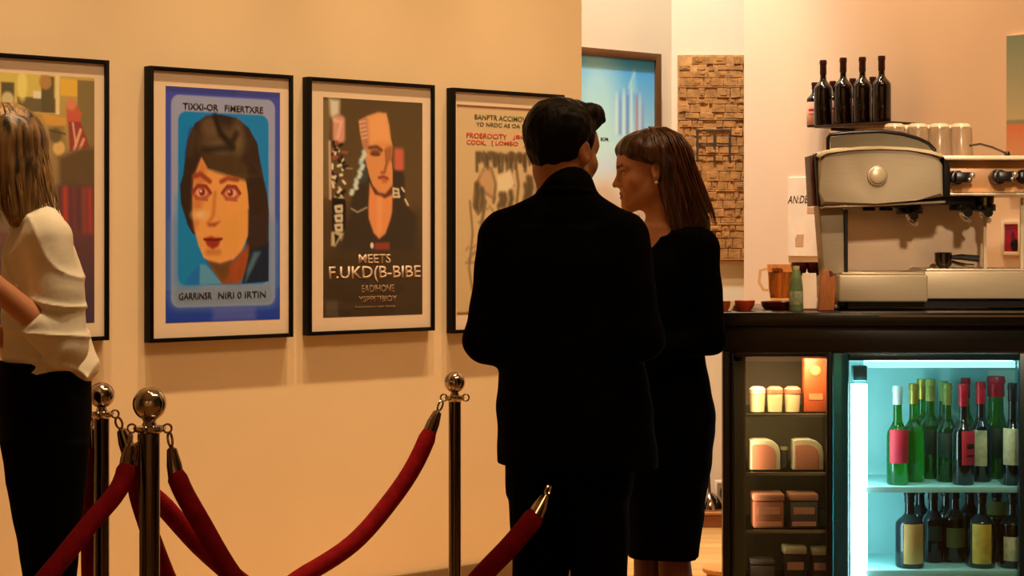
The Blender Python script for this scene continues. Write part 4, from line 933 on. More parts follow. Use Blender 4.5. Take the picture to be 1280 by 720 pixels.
# glass jug, red cups, bowls
M_thin = glass('jug_glass', (250,232,206), refl=.06)
M_amber = mat('amber_drink', (240,196,136), .15, var=.05, trans=.75)
Yj = 6.42
t = thing('glass_jug', 'clear glass jug of amber drink at the left of the counter', 'jug', (X(975,Yj), Yj, TOP+.030))
b = MB(); b.lathe([(0,0),(.028,0),(.034,.006),(.039,.04),(.041,.085),(.044,.12),(.0425,.12),(.039,.085),(.037,.04),(.032,.008),(0,.006)], seg=26); b.build('glass_wall', M_thin, t)
b = MB(); b.lathe([(0,.0065),(.031,.0085),(.0365,.04),(.0385,.085),(.039,.095),(0,.095)], seg=26); b.build('drink', M_amber, t)
b = MB(); b.tube([(-.043,0,.105),(-.066,0,.1),(-.07,0,.06),(-.056,0,.035),(-.039,0,.034)], .005, seg=8); b.build('handle', M_thin, t)
random.seed(9); b = MB()
for k in range(6): b.box((random.uniform(-.022,.022), random.uniform(-.02,.02), .1), (.014,.014,.012), rot=(random.random(),random.random(),random.random()), bevel=.002)
b.build('fruit_pieces', mat('fruit', (150,84,40), .4, var=.4, scale=80), t)
t = thing('serving_tray', 'dark red lacquer tray under the glass jug', 'tray', (X(978,Yj), Yj, TOP), 0)
b = MB(); b.lathe([(0,0),(.06,0),(.068,.008),(.072,.026),(.068,.026),(.062,.010),(.05,.0295),(0,.0295)][:6]+[(.055,.012),(.045,.0285),(0,.0285)], seg=32); b.build('dish', mat('maroon_lacquer', (84,18,14), .25), t)
for px, Y, lb in ((999,6.60,'left maroon stemmed cup with glossy rim behind the green bottle'),(1018,6.60,'right maroon stemmed cup with glossy rim next to the coffee machine')):
    t = thing('stemmed_cup', lb, 'cup', (X(px,Y), Y, TOP), 0, 'maroon cups beside the coffee machine')
    b = MB(); b.lathe([(0,0),(.026,0),(.026,.003),(.007,.008),(.005,.05),(.006,.1),(.012,.108),(0,.109)], seg=20); b.build('stem', M_thin, t)
    b = MB(); b.lathe([(0,.1095),(.012,.109),(.024,.122),(.028,.145),(.027,.155),(.025,.155),(.026,.145),(.021,.124),(0,.116)], seg=24); b.build('bowl', mat('maroon_glass', (96,22,18), .08, coat=.5), t)
for px, r, h, lb, c in ((905,.022,.032,'small orange brown bowl at the left end of the counter',(206,100,54)),(931,.034,.034,'wide red orange bowl second from the left counter end',(220,78,46))):
    t = thing('snack_bowl', lb, 'bowl', (X(px,6.28), 6.28, TOP), 0, 'small bowls at the counter end')
    b = MB(); b.lathe([(0,0),(r*.6,0),(r*.62,.003),(r*.9,h*.5),(r,h),(r*.93,h),(r*.8,h*.5),(r*.5,.006),(0,.005)], seg=26); b.build('bowl', mat('glazed_'+str(px), c, .3, var=.15), t)
    b = MB(); random.seed(px)
    for k in range(9): b.sphere((random.uniform(-.5,.5)*r, random.uniform(-.5,.5)*r, h*.85), r*.25, (1,1,.7), 10, 8)
    b.build('snack_pieces', mat('snack_'+str(px), (226,176,120), .5, var=.3, scale=50), t)
t = thing('folded_napkin', 'small folded white napkin between the two counter bowls', 'napkin', (X(918,6.33), 6.33, TOP), R(20))
b = MB(); b.prism([(-.024,0),(.024,0),(.004,.03),(-.002,.03)], -.02, .02, bevel=.002); b.build('cloth', M_tubw, t)
# items behind the machine seen through its open side
t = thing('syrup_bottle', 'small clear syrup bottle behind the coffee machine', 'bottle', (X(1241,6.87), 6.87, TOP))
b = MB(); b.lathe([(0,0),(.018,0),(.019,.06),(.010,.08),(.008,.11),(0,.11)], seg=18); b.build('glass_body', mat('amber_glass', (206,160,110), .1, trans=.4), t)
b = MB(); b.lathe([(0,.1105),(.009,.1105),(.009,.12),(0,.12)], seg=14); b.build('cap', M_brown, t)
for px, r, lb in ((1254,.016,'small brown jar behind the coffee machine, left one'),(1268,.018,'small brown jar behind the coffee machine, right one')):
    t = thing('spice_jar', lb, 'jar', (X(px,6.88), 6.88, TOP), 0, 'jars behind the coffee machine')
    b = MB(); b.lathe([(0,0),(r,0),(r,.055),(r*.8,.062),(0,.062)], seg=16); b.build('body', mat('spice_%d'%px, (142,108,60), .4), t)
    b = MB(); b.lathe([(0,.0625),(r*.85,.0625),(r*.85,.08),(0,.08)], seg=16); b.build('lid', M_tubw, t)

# ================================================================ things on the alcove floor
Ya = 9.36
t = thing('wooden_step', 'low brown wooden step along the back wall carrying the chrome stand', 'step', ((.80+1.30)/2, 9.37, 0))
b = MB(); b.box((0,0,.031), (.48,.18,.058), bevel=.003); b.build('riser', M_base2, t)
b = MB(); b.box((0,0,.068), (.50,.20,.014), bevel=.003); b.build('tread', mat('step_oak', (170,112,62), .45, var=.15, stretch=(2,30,2)), t)
root = thing('chrome_sign_stand', 'chrome dome based stand with a thin rod on the floor behind the women\'s skirt', 'stand', (X(887,Ya), Ya, .0755), 0)
root['label'] = 'chrome dome based floor stand with a thin brown rod left of the counter'
b = MB(); b.lathe([(0,0),(.060,0),(.064,.008),(.060,.026),(.044,.055),(.026,.075),(.014,.085),(0,.085)], (0,0,.0), seg=30); b.build('base', M_chrome, root)
b = MB(); b.tube([(0,0,.085),(-.006,0,.2),(-.008,0,.27),(-.022,0,.275)], .007, seg=10); b.build('rod', M_brown, root)
for px, Y, lb, w in ((859,9.37,'black cushion on the wooden step left of the chrome stand',.085),(917,9.37,'black cushion on the wooden step right of the chrome stand',.085)):
    t = thing('floor_cushion', lb, 'cushion', (X(px,Y), Y, .0755), 0, 'black cushions on the step')
    s_ = SDF(); s_.secs([(0,0,0,w*.42,.06),(.012,0,0,w*.55,.072),(.065,0,0,w*.58,.075),(.085,0,0,w*.5,.065)], pw=3.0); V, Q = s_.mesh(.008)
    mesh_from_arrays('cover', V, Q, M_black, t)
    b = MB(); b.tube([(w*.57*math.cos(a), .074*math.sin(a), .04) for a in np.linspace(0,2*PI,40)], .004, seg=6, caps=False); b.build('piping', M_black, t)
s0 = X(893,9.45); 
t = thing('small_photo', 'small pale framed photo leaning at the back wall near the floor', 'picture', (X(905,9.44), 9.44, Z(628,9.44)))
b = MB(); b.box((0,.0,.055), (.09,.012,.11), bevel=.002); b.build('frame', M_mount, t)
cv = Canvas(.07, .085, (150,112,70), 30); cv.ell(45,60,28,34,(70,44,30),.1); cv.ell(50,30,14,14,(206,160,110),.1); cv.build('photo_print', t, -.0075, 0, .055)
b = MB(); b.box((0,.03,.0), (.12,.06,.0)) if False else b.box((0,.02,-.006), (.13,.07,.012), bevel=.002); b.build('ledge', M_base2, t)
Yw = 7.85
t = thing('round_plinth', 'low round wooden plinth on the floor beside the counter', 'plinth', (X(907,Yw), Yw, 0), 0)
b = MB(); b.lathe([(0,0),(.075,0),(.078,.004),(.078,.035),(0,.035)], seg=36); b.build('base', M_base2, t)
b = MB(); b.lathe([(0,.0355),(.09,.0355),(.094,.04),(.094,.052),(.09,.056),(0,.056)], seg=36); b.build('top', mat('pale_oak', (206,150,90), .45, var=.15, stretch=(2,30,2)), t)
# ================================================================ people
def rotm(yaw=0, pitch=0, roll=0):
    return np.array((Matrix.Rotation(R(yaw),3,'Z') @ Matrix.Rotation(R(pitch),3,'X') @ Matrix.Rotation(R(roll),3,'Y')), 'f')
class Head:
    def __init__(s, pos, M, sc): s.pos, s.M, s.sc = np.array(pos,'f'), M, sc
    def T(s, p): return s.pos + s.M @ (np.array(p,'f')*s.sc)
    def inv(s, V): return (V-s.pos) @ s.M / s.sc
    def cone(s, S_, a, b, ra, rb=None, k=.02, op='u'): S_.cone(s.T(a), s.T(b), ra*s.sc, (ra if rb is None else rb)*s.sc, k*s.sc, op)
    def ell(s, S_, c, r, k=.02, op='u', rot=None): S_.ell(s.T(c), np.array(r,'f')*s.sc, k*s.sc, op, s.M if rot is None else s.M @ rot)
    def fn(s, S_, lo, hi, f, k=.01, op='s'):
        cs = np.array([s.T((x,y,z)) for x in (lo[0],hi[0]) for y in (lo[1],hi[1]) for z in (lo[2],hi[2])])
        M, pos, sc = s.M, s.pos, s.sc
        def g(X, Y, Z):
            dx, dy, dz = X-pos[0], Y-pos[1], Z-pos[2]
            x = (M[0,0]*dx+M[1,0]*dy+M[2,0]*dz)/sc; y = (M[0,1]*dx+M[1,1]*dy+M[2,1]*dz)/sc; z = (M[0,2]*dx+M[1,2]*dy+M[2,2]*dz)/sc
            return f(x, y, z)*sc
        S_.add(cs.min(0), cs.max(0), g, k, op)
def head_prims(S_, H, female=False):
    H.ell(S_, (0,.012,.035), (.075,.097,.086), .01)
    H.ell(S_, (0,-.028,-.03), (.060,.066,.086), .03)
    for x in (-1,1):
        H.cone(S_, (x*.047,.008,-.055), (x*.014,-.068,-.101), .022 if not female else .019, .017, .03)
        H.ell(S_, (x*.040,-.058,-.026), (.022,.022,.02), .025)
        H.cone(S_, (x*.045,-.072,.022), (x*.012,-.086,.018), .010, .010, .02)
        H.ell(S_, (x*.031,-.094,.002), (.018,.014,.011), .014, 's')
        H.ell(S_, (x*.031,-.077,.001), (.0135,.0125,.0125), .004)
        H.cone(S_, (x*.043,-.083,.010), (x*.018,-.089,.010), .0042, .0042, .005)
    H.ell(S_, (0,-.062,.045), (.05,.03,.035), .03)
    H.cone(S_, (0,-.088,.008), (0,-.111,-.032), .0075, .0105, .014)
    for x in (-1,1): H.ell(S_, (x*.0125,-.098,-.036), (.0085,.011,.008), .008)
    for x in (-1,1): H.ell(S_, (x*.006,-.107,-.044), (.0035,.005,.004), .004, 's')
    H.ell(S_, (0,-.082,-.07), (.03,.014,.025), .02)
    H.ell(S_, (0,-.094,-.0625), (.024,.0085,.0065), .005); H.ell(S_, (0,-.0935,-.0735), (.020,.0085,.0075), .005)
    H.cone(S_, (-.022,-.099,-.068), (.022,-.099,-.068), .0022, .0022, .004, 's')
    H.ell(S_, (0,-.083,-.104), (.020,.015,.016), .02)
    er = np.array(Matrix.Rotation(R(18),3,'X'))
    for x in (-1,1):
        e2 = np.array(Matrix.Rotation(R(x*20),3,'Z') @ Matrix.Rotation(R(-12),3,'X'))
        H.ell(S_, (x*.077,.016,-.004), (.0075,.019,.031), .007, rot=e2)
        H.ell(S_, (x*.074,.010,-.024), (.006,.010,.012), .006)
        H.ell(S_, (x*.086,.012,-.002), (.006,.010,.018), .004, 's', rot=e2)
def hand(S_, wrist, fwd, palm, side, sc=1.0, curl=.5, thumb=1):
    # wrist point, pointing direction, palm normal (toward the palm), side = direction of the thumb
    w = np.array(wrist,'f'); f = np.array(fwd,'f'); f /= np.linalg.norm(f); p = np.array(palm,'f'); p -= f*(p@f); p /= np.linalg.norm(p)
    t = np.array(side,'f'); t -= f*(t@f)+p*(t@p); t /= np.linalg.norm(t)
    rot = np.stack([t, f, p], 1)
    S_.ell(w+f*.045*sc, np.array((.040,.052,.016))*sc, .012, rot=rot)
    for i, (o, L) in enumerate(((.028,.072),(.009,.08),(-.010,.075),(-.028,.06))):
        a = w+f*.082*sc+t*o*sc; ang = curl*.7; r = .0092*sc
        d = f
        for j, q in enumerate((.45,.32,.23)):
            d = math.cos(ang)*f+math.sin(ang)*p; e = a+d*L*q*sc; S_.cone(a, e, r, r*.93, .003); a = e; r *= .93; ang += curl*.8
    a = w+f*.025*sc+t*.032*sc; q = (t*.75+f*.7+p*.3); q /= np.linalg.norm(q)
    S_.cone(w+f*.02*sc+t*.012*sc, a, .016*sc, .013*sc, .01); e = a+q*.034*sc; S_.cone(a, e, .0125*sc, .0105*sc, .006); q2 = f*.85+p*.35+t*.15; q2 /= np.linalg.norm(q2); S_.cone(e, e+q2*.028*sc, .0105*sc, .009*sc, .004)
def linc(c): return np.array(lin(c)[:3])
def skin_colors(V, H, base, lip, brow, hand_tint=None):
    c = np.tile(linc(base), (len(V),1)); L = H.inv(V)
    def blend(m, col): 
        nonlocal c
        m = np.clip(m,0,1)[:,None]; c = c*(1-m)+linc(col)*m
    x, y, z = np.abs(L[:,0]), L[:,1], L[:,2]; near = (np.linalg.norm(L, axis=1) < .16)
    g = lambda d, s: np.exp(-(d/s)**2)
    blend(near*(y < -.05)*g(x-.045, .022)*g(z+.03,.022)*.25, (190,96,70))
    blend(near*(y < -.08)*np.clip(1.3-((x/.023)**4+((z+.068)/.012)**4),0,1), lip)
    blend(near*(y < -.06)*np.clip(1.4-(((x-.030)/.021)**4+((z-.0235-.1*(x-.03))/.0045)**4),0,1), brow)
    eye = near*(y < -.072)*np.clip(1.3-(((x-.031)/.0135)**4+((z-.001)/.0052)**4),0,1)
    blend(eye*.9, (196,180,160)); blend(eye*np.clip(1.4-(((x-.031)/.006)**4+((z-.001)/.006)**4),0,1), (32,20,14))
    blend(near*(y < -.068)*np.clip(1.3-(((x-.031)/.017)**4+((z-.0075)/.0028)**4),0,1), (36,22,16))
    return c
def figure(name, label, px, Y, yaw, group=None):
    return thing('person', label, 'person', ((px-640)/F*Y, Y, 0), R(yaw))
def mk(name, S_, h, mats, parent, disp=None, colors=None):
    V, Q = S_.mesh(h, disp)
    return mesh_from_arrays(name, V, Q, mats, parent, colors(V) if colors else None)
def folds(amp, fx, fy, fz, ph=0):
    def f(x, y, z):
        a = np.sin(fx*x+.6*np.sin(fz*.5*z+ph)+fz*z*.35)+np.sin(fy*y+fz*z+1.7+ph+.8*np.sin(fx*.6*x))+.6*np.sin(fz*1.9*z+fx*1.3*x-fy*1.2*y+ph*2)
        return (amp*a).astype('f')
    return f
M_skin = vcol_mat('skin', .5, .35, sss=.08, bump=.05)
M_suit = mat('black_suit_wool', (6,6,6), .9, var=.2, scale=80, bump=.15, bscale=300, spec=.04)
M_suit2 = mat('black_trouser_wool', (5,5,5), .9, var=.2, scale=80, bump=.15, bscale=300, spec=.04)
M_dress = mat('black_knit', (5,5,5), .9, var=.2, scale=90, bump=.2, bscale=260, spec=.04)
M_shirt = mat('white_cotton', (226,218,196), .8, var=.03, scale=20, bump=.25, bscale=45, spec=.2)
M_denim = mat('black_twill', (6,5,5), .9, var=.2, scale=120, bump=.1, spec=.04)
M_leather = mat('black_leather', (14,12,11), .35, var=.1)
def hair_mat(name, c0, c1, rough=.42, sc=26):
    m = bpy.data.materials.new(name); m.use_nodes = True; nt = m.node_tree; b = nt.nodes['Principled BSDF']
    tc = nt.nodes.new('ShaderNodeTexCoord'); mp = nt.nodes.new('ShaderNodeMapping'); mp.inputs['Scale'].default_value = (sc, sc, sc*.08)
    n = nt.nodes.new('ShaderNodeTexNoise'); n.inputs['Scale'].default_value = 3.2; n.inputs['Detail'].default_value = 5
    r = nt.nodes.new('ShaderNodeValToRGB'); r.color_ramp.elements[0].position = .36; r.color_ramp.elements[1].position = .66
    r.color_ramp.elements[0].color = lin(c0); r.color_ramp.elements[1].color = lin(c1)
    bp = nt.nodes.new('ShaderNodeBump'); bp.inputs['Strength'].default_value = .6; bp.inputs['Distance'].default_value = .006
    for a_, b_ in ((tc.outputs['Object'], mp.inputs['Vector']), (mp.outputs['Vector'], n.inputs['Vector']), (n.outputs['Fac'], r.inputs['Fac']), (r.outputs['Color'], b.inputs['Base Color']), (n.outputs['Fac'], bp.inputs['Height']), (bp.outputs['Normal'], b.inputs['Normal'])): nt.links.new(a_, b_)
    b.inputs['Roughness'].default_value = rough; b.inputs['Specular IOR Level'].default_value = .5
    return m
def strands(paths, parent, m, r=.0016, name='hair_strands'):
    b = MB()
    for p in paths:
        n = len(p); b.tube(p, [r*(1-.75*abs(2*i/(n-1)-1)**3) for i in range(n)], seg=5, caps=False)
    return b.build(name, m, parent, ang=180)
def shoe(parent, x, y, yaw, L=.28, h=.075, heel=.0, mname=None):
    S_ = SDF(); c, s_ = math.cos(yaw), math.sin(yaw)
    def q(a, b_, z): return (x+c*a-s_*b_, y+s_*a+c*b_, z)
    S_.cone(q(0,.055,.045+heel), q(0,-.06,.04+heel*.5), .036, .036, .03); S_.cone(q(0,-.06,.036+heel*.4), q(0,-L+.13,.026), .034, .024, .03)
    S_.cone(q(0,.045,.06+heel), q(0,.03,.09+heel), .034, .034, .02)
    if heel: S_.cone(q(0,.075,.03+heel), q(0,.075,.008), .016, .007, .012)
    S_.fn = None
    V, Q = S_.mesh(.005); V[:,2] = np.maximum(V[:,2], .004)
    return mesh_from_arrays('shoe', V, Q, M_leather, parent)

# ---------------------------------------------------------------- man in black, seen from behind
man = figure('person', 'man in a black suit seen from behind, facing the framed posters', 712, 5.0, 163)
Hm = Head((.012,-.03,1.628), rotm(163-(180-38)-163+163-163, 0), 1.0)
# head yaw relative to the body: world facing 38 degrees right of straight away
Hm = Head((.026,-.025,1.630), rotm((180-36)-163, 6), 1.06)
S_ = SDF(); head_prims(S_, Hm)
S_.cone(Hm.T((0,.025,-.05)), (0,.015,1.46), .058, .062, .03)
S_.secs([(.86,0,.01,.16,.11),(.98,0,.01,.155,.105),(1.1,0,0,.15,.10),(1.28,0,0,.17,.11),(1.4,0,0,.165,.1),(1.47,0,.01,.08,.07)], .05)
arms_m = dict(L=((.175,.02,1.400),(.213,.06,1.135),(.06,-.17,1.09)), Rr=((-.150,.02,1.395),(-.207,.055,1.15),(-.05,-.18,1.10)))
for a, e, w_ in arms_m.values(): S_.cone(a, e, .047, .038, .03); S_.cone(e, w_, .038, .027, .02)
hand(S_, (.06,-.17,1.09), (-.9,-.3,.05), (0,.8,-.3), (0,-.2,1), 1.02, .55); hand(S_, (-.05,-.18,1.10), (.9,-.35,-.05), (0,.8,-.2), (0,-.2,1), 1.02, .6)
for x in (-1,1): S_.cone((x*.085,.01,.86), (x*.085,0,.48), .08, .055, .04); S_.cone((x*.085,0,.48), (x*.085,.03,.10), .052, .035, .02); S_.ell((x*.085,-.03,.055), (.035,.10,.03), .02)
mk('body', S_, .005, M_skin, man, colors=lambda V: skin_colors(V, Hm, (178,118,78), (150,80,62), (26,18,14)))
# hair: short back and sides, fuller top
S_ = SDF()
Hm.ell(S_, (0,.016,.044), (.085,.107,.090), .01); Hm.ell(S_, (0,.040,-.010), (.054,.054,.056), .025)
Hm.fn(S_, (-.2,-.25,-.2), (.2,.01,.065), lambda x,y,z: np.maximum(y+.036, z-.062), .012)
for x in (-1,1): Hm.ell(S_, (x*.090,.010,-.010), (.024,.024,.034), .008, 's')
Hm.fn(S_, (-.2,-.2,-.2), (.2,.2,-.04), lambda x,y,z: z+.050+.25*(y-.09), .01)
random.seed(4)
for k in range(26):
    x, y = random.uniform(-.055,.055), random.uniform(-.085,.03); z = .118-.9*x*x*8-.8*max(0,-y-.04)**2*30
    a = random.uniform(-.6,.6); Hm.cone(S_, (x,y,z-.006), (x+.02*a, y-.026, z+random.uniform(.002,.012)), .013, .006, .012)
for x in (-.05,-.03,-.01,.01,.03): Hm.cone(S_, (x,-.045,.100), (x*1.05,-.070,.104), .024, .017, .02); Hm.cone(S_, (x*1.05,-.070,.104), (x*1.1-.006,-.078,.090), .014, .008, .012)
M_hairm = hair_mat('black_hair', (3,2,2), (10,7,6), .5); M_hairm.node_tree.nodes['Principled BSDF'].inputs['Specular IOR Level'].default_value = .12
mk('hair', S_, .0045, M_hairm, man, folds(.0011, 150, 170, 60))
# jacket
S_ = SDF()
S_.secs([(.815,-.022,.01,.212,.150),(.95,-.016,.01,.207,.148),(1.08,-.008,.005,.192,.138),(1.22,0,0,.190,.140),(1.36,.008,.005,.185,.135),(1.43,.005,.01,.14,.105)], .04)
for x in (-1,1):
    S_.cone((x*.045,.02,1.485), ((.160 if x > 0 else -.135),.018,1.425), .046, .056, .05)
for a, e, w_ in arms_m.values(): S_.cone(a, e, .066, .052, .035); S_.cone(e, w_, .054, .040, .025)
S_.cone((0,.025,1.46), (0,.022,1.525), .088, .070, .03)
S_.ell((.0,-.03,1.545), (.055,.06,.06), .01, 's')
mk('jacket', S_, .007, M_suit, man, folds(.0014, 26, 22, 34))
S_ = SDF(); Ht = 1.528
b = MB(); ring = [(.070*math.cos(a)+.0, .022+.068*math.sin(a), Ht-.012+.012*math.sin(a)) for a in np.linspace(R(-35), R(215), 30)]
b.tube(ring, .012, seg=10); b.build('jacket_collar', M_suit, man)
b = MB(); b.tube([(.055*math.cos(a), .02+.058*math.sin(a), Ht+.002+.006*math.sin(a)) for a in np.linspace(0, 2*PI, 40)], .007, seg=8, caps=False); b.build('shirt_collar', mat('black_shirt', (12,11,11), .7), man)
b = MB(); b.box((-.022,.160,.90), (.004,.006,.17)); b.build('back_vent', M_suit2, man)
for zz in (1.0, 1.1, 1.2):
    b = MB(); b.cyl((-.01,-.139,zz), (-.01,-.146,zz), .010, bevel=.001); b.build('button', M_leather, man)
# trousers
S_ = SDF()
S_.secs([(.74,-.003,.01,.16,.115),(.86,-.003,.01,.172,.12),(1.0,0,.01,.165,.115)], .03)
for x, o in ((-1,-.004),(1,0)):
    S_.secs([(.055,x*.085+o,.02,.060,.075),(.3,x*.082+o,.012,.064,.075),(.48,x*.078+o,.005,.070,.082),(.70,x*.078+o,.01,.078,.10),(.86,x*.078,.01,.084,.112)], .02)
mk('trousers', S_, .007, M_suit2, man, folds(.0013, 22, 30, 26, 1))
shoe(man, .085, .03, 0); shoe(man, -.085, .03, 0)

# ---------------------------------------------------------------- woman in black dress
wom = figure('person', 'brown haired woman in a black dress facing left beside the man in the suit', 826, 5.7, -53)
yw = R(-53)
def wl(dx, dy, z):   # world offset -> figure local
    return (dx*math.cos(yw)+dy*math.sin(yw), -dx*math.sin(yw)+dy*math.cos(yw), z)
hx = (811-826)/F*5.7
Hw = Head(wl(hx, 0, 1.604), rotm(-90+53+2, 7), .935)
S_ = SDF(); head_prims(S_, Hw, True)
S_.cone(Hw.T((0,.028,-.05)), (0,.012,1.42), .046, .050, .03)
S_.secs([(.80,0,.01,.15,.10),(.98,0,.005,.13,.09),(1.1,0,0,.115,.085),(1.3,0,.004,.13,.088),(1.385,0,.012,.115,.070),(1.43,0,.012,.06,.055)], .05)
arms_w = dict(L=((.155,.015,1.372),(.185,.03,1.11),(.05,-.19,1.06)), Rr=((-.155,.015,1.372),(-.18,.03,1.11),(-.04,-.2,1.08)))
for a, e, w_ in arms_w.values(): S_.cone(a, e, .038, .032, .03); S_.cone(e, w_, .032, .023, .02)
hand(S_, (.05,-.19,1.06), (-.85,-.4,.1), (0,.8,-.3), (0,-.2,1), .9, .55); hand(S_, (-.04,-.2,1.08), (.85,-.4,0), (0,.8,-.3), (0,-.2,1), .9, .6)
for x in (-1,1): S_.cone((x*.070,.01,.82), (x*.055,.0,.50), .070, .047, .04); S_.cone((x*.055,.0,.50), (x*.056,.012,.36), .046, .052, .02); S_.cone((x*.056,.014,.36), (x*.058,.03,.13), .052, .031, .02); S_.cone((x*.058,.03,.12), (x*.058,-.07,.05), .031, .03, .02)
def wcol(V):
    c = skin_colors(V, Hw, (206,146,104), (150,66,56), (50,30,20))
    m = np.clip((.62-V[:,2])/.06, 0, 1)[:,None]; return c*(1-m)+linc((112,66,44))*m
mk('body', S_, .0045, M_skin, wom, colors=wcol)
S_ = SDF()
S_.secs([(.458,0,.01,.112,.100),(.60,0,.01,.130,.112),(.74,0,.012,.158,.128),(.85,0,.015,.175,.132),(.95,0,.01,.165,.122),(1.08,0,.0,.138,.106),(1.2,0,-.008,.150,.122),(1.31,0,-.004,.158,.116),(1.385,0,.008,.14,.094),(1.412,0,.012,.11,.08)], .03)
for x in (-1,1): S_.cone((x*.07,.02,1.405), (x*.15,.016,1.378), .038, .046, .04)
for a, e, w_ in arms_w.values(): S_.cone(a, e, .054, .043, .03); S_.cone(e, w_, .043, .032, .02)
S_.secs([(1.345,0,-.10,.026,.06),(1.39,0,-.07,.050,.08),(1.42,0,-.05,.062,.085),(1.50,0,-.04,.070,.09)], .012, 's')
mk('dress', S_, .006, M_dress, wom, folds(.0011, 28, 30, 40, 2))
# long straight hair with a side swept fringe
S_ = SDF()
Hw.ell(S_, (0,.019,.045), (.086,.109,.090), .01); Hw.ell(S_, (0,-.040,.068), (.064,.052,.052), .02)
Hw.cone(S_, (0,.07,.02), (0,.108,-.175), .074, .056, .05)
Hw.cone(S_, (.062,.045,0), (.066,.070,-.20), .034, .030, .04); Hw.cone(S_, (-.062,.045,0), (-.066,.070,-.20), .034, .030, .04); Hw.cone(S_, (.03,.10,-.05), (.045,.135,-.20), .045, .03, .03)
Hw.fn(S_, (-.2,-.25,-.3), (.2,.03,.09), lambda x,y,z: np.maximum(y-.016-.02*np.clip(z*20,-1,1), z-(.026+.36*(-y-.02))), .008)
for x in (-1,1): Hw.ell(S_, (x*.086,.010,-.012), (.020,.022,.030), .008, 's')
for k in range(7):
    t = k/6; Hw.cone(S_, (-.01+.02*t,-.080+.01*t,.084-.01*t), (.060+.018*t,-.056+.064*t,.062-.040*t), .009, .006, .012)
for k in range(5):
    t = k/4; Hw.cone(S_, (-.02,-.082,.080-.01*t), (-.064,-.052+.057*t,.060-.038*t), .009, .006, .012)
M_hairw = hair_mat('chestnut_hair', (34,17,9), (84,44,22), .36)
M_strw = hair_mat('chestnut_strands', (56,28,14), (112,62,32), .34)
mk('hair', S_, .0045, M_hairw, wom, folds(.0010, 170, 150, 10))
random.seed(21); ps = []
for k in range(120):
    u = random.uniform(-1,1); side = random.choice([1,1,1,-1])
    ang = random.uniform(.05, 2.4)            # around the head from the ear to the back
    q = []
    for i in range(9):
        t = i/8
        if t < .35:
            s2 = t/.35; ph = s2*1.35
            x = side*math.sin(ph)*.0905*math.cos(ang-.9 if ang > .9 else 0); y = .016+math.sin(ph)*.112*math.sin(min(ang,1.57)); z = .046+math.cos(ph)*.0935
        else:
            s2 = (t-.35)/.65
            x0_ = side*math.sin(1.35)*.0905*math.cos(ang-.9 if ang > .9 else 0); y0_ = .016+math.sin(1.35)*.112*math.sin(min(ang,1.57))
            x = x0_*(1+.05*s2)+.004*math.sin(6*s2+k); y = y0_+.045*s2*(.3+math.sin(min(ang,1.57))); z = .0665-s2*(.245+.02*math.sin(k))
        q.append(Hw.T((x,y,z)))
    ps.append(q)
strands(ps, wom, M_strw, .0019)
b = MB(); e_c = Hw.T((.079,.010,-.042)); b.sphere(tuple(e_c), .0058, (1,1,1), 14, 10); b.tube([Hw.T((.078,.010,-.030)), Hw.T((.080,.010,-.038))], .0014, seg=6); b.build('earring', mat('pearl', (240,226,204), .2), wom)
b = MB(); 
for px_, py_, r_ in ((797,272,.008),(799,280,.008),(800,287,.007),(795,276,.007)):
    q = P(px_, py_, 5.60); v = wl(q.x-wom.location.x, q.y-5.7, q.z); b.sphere(v, r_, (1,1,1.3), 12, 8)
b.build('brooch', mat('pale_pink_brooch', (236,190,176), .35, var=.3, scale=90), wom)
b = MB(); b.tube([(.052*math.cos(a), .012+.054*math.sin(a)-.006, 1.437-.030*max(0,-math.sin(a))) for a in np.linspace(0,2*PI,40)], .0013, seg=6, caps=False); b.build('necklace', M_chrome, wom)
shoe(wom, .058, .03, 0, .25, .07, .06); shoe(wom, -.058, .03, 0, .25, .07, .06)

# ---------------------------------------------------------------- woman in white shirt at the left edge
wh = figure('person', 'woman with long dark blonde hair in a white shirt at the left photo edge', 57, 5.2, -76)
yw2 = R(-76)
Hl = Head((.0,-.125,1.628), rotm(-30, 4), 1.0)
S_ = SDF(); head_prims(S_, Hl, True)
S_.cone(Hl.T((0,.028,-.05)), (0,-.02,1.46), .046, .048, .03)
S_.secs([(.86,0,.0,.15,.10),(.98,0,.0,.15,.105),(1.1,0,.0,.13,.09),(1.3,0,-.01,.14,.095),(1.40,0,-.016,.13,.070),(1.46,0,-.02,.06,.045)], .05)
aL = ((.165,.012,1.398),(.200,.048,1.125),(.245,-.20,1.345)); aR = ((-.165,.0,1.40),(-.19,-.03,1.125),(-.03,-.22,1.14))
for a, e, w_ in (aL, aR): S_.cone(a, e, .040, .036, .03); S_.cone(e, w_, .039, .026, .02)
hand(S_, aL[2], (-.15,-.55,.8), (-.9,0,-.2), (0,.8,.5), .92, .5); hand(S_, aR[2], (.9,-.3,.1), (0,.9,-.2), (0,-.1,1), .92, .5)
for x in (-1,1): S_.cone((x*.08,.0,.86), (x*.075,.008,.48), .08, .05, .04); S_.cone((x*.075,0,.48), (x*.072,.03,.12), .05, .033, .02); S_.ell((x*.072,-.02,.06), (.032,.09,.03), .02)
mk('body', S_, .005, M_skin, wh, colors=lambda V: skin_colors(V, Hl, (188,128,88), (160,84,66), (60,40,26)))
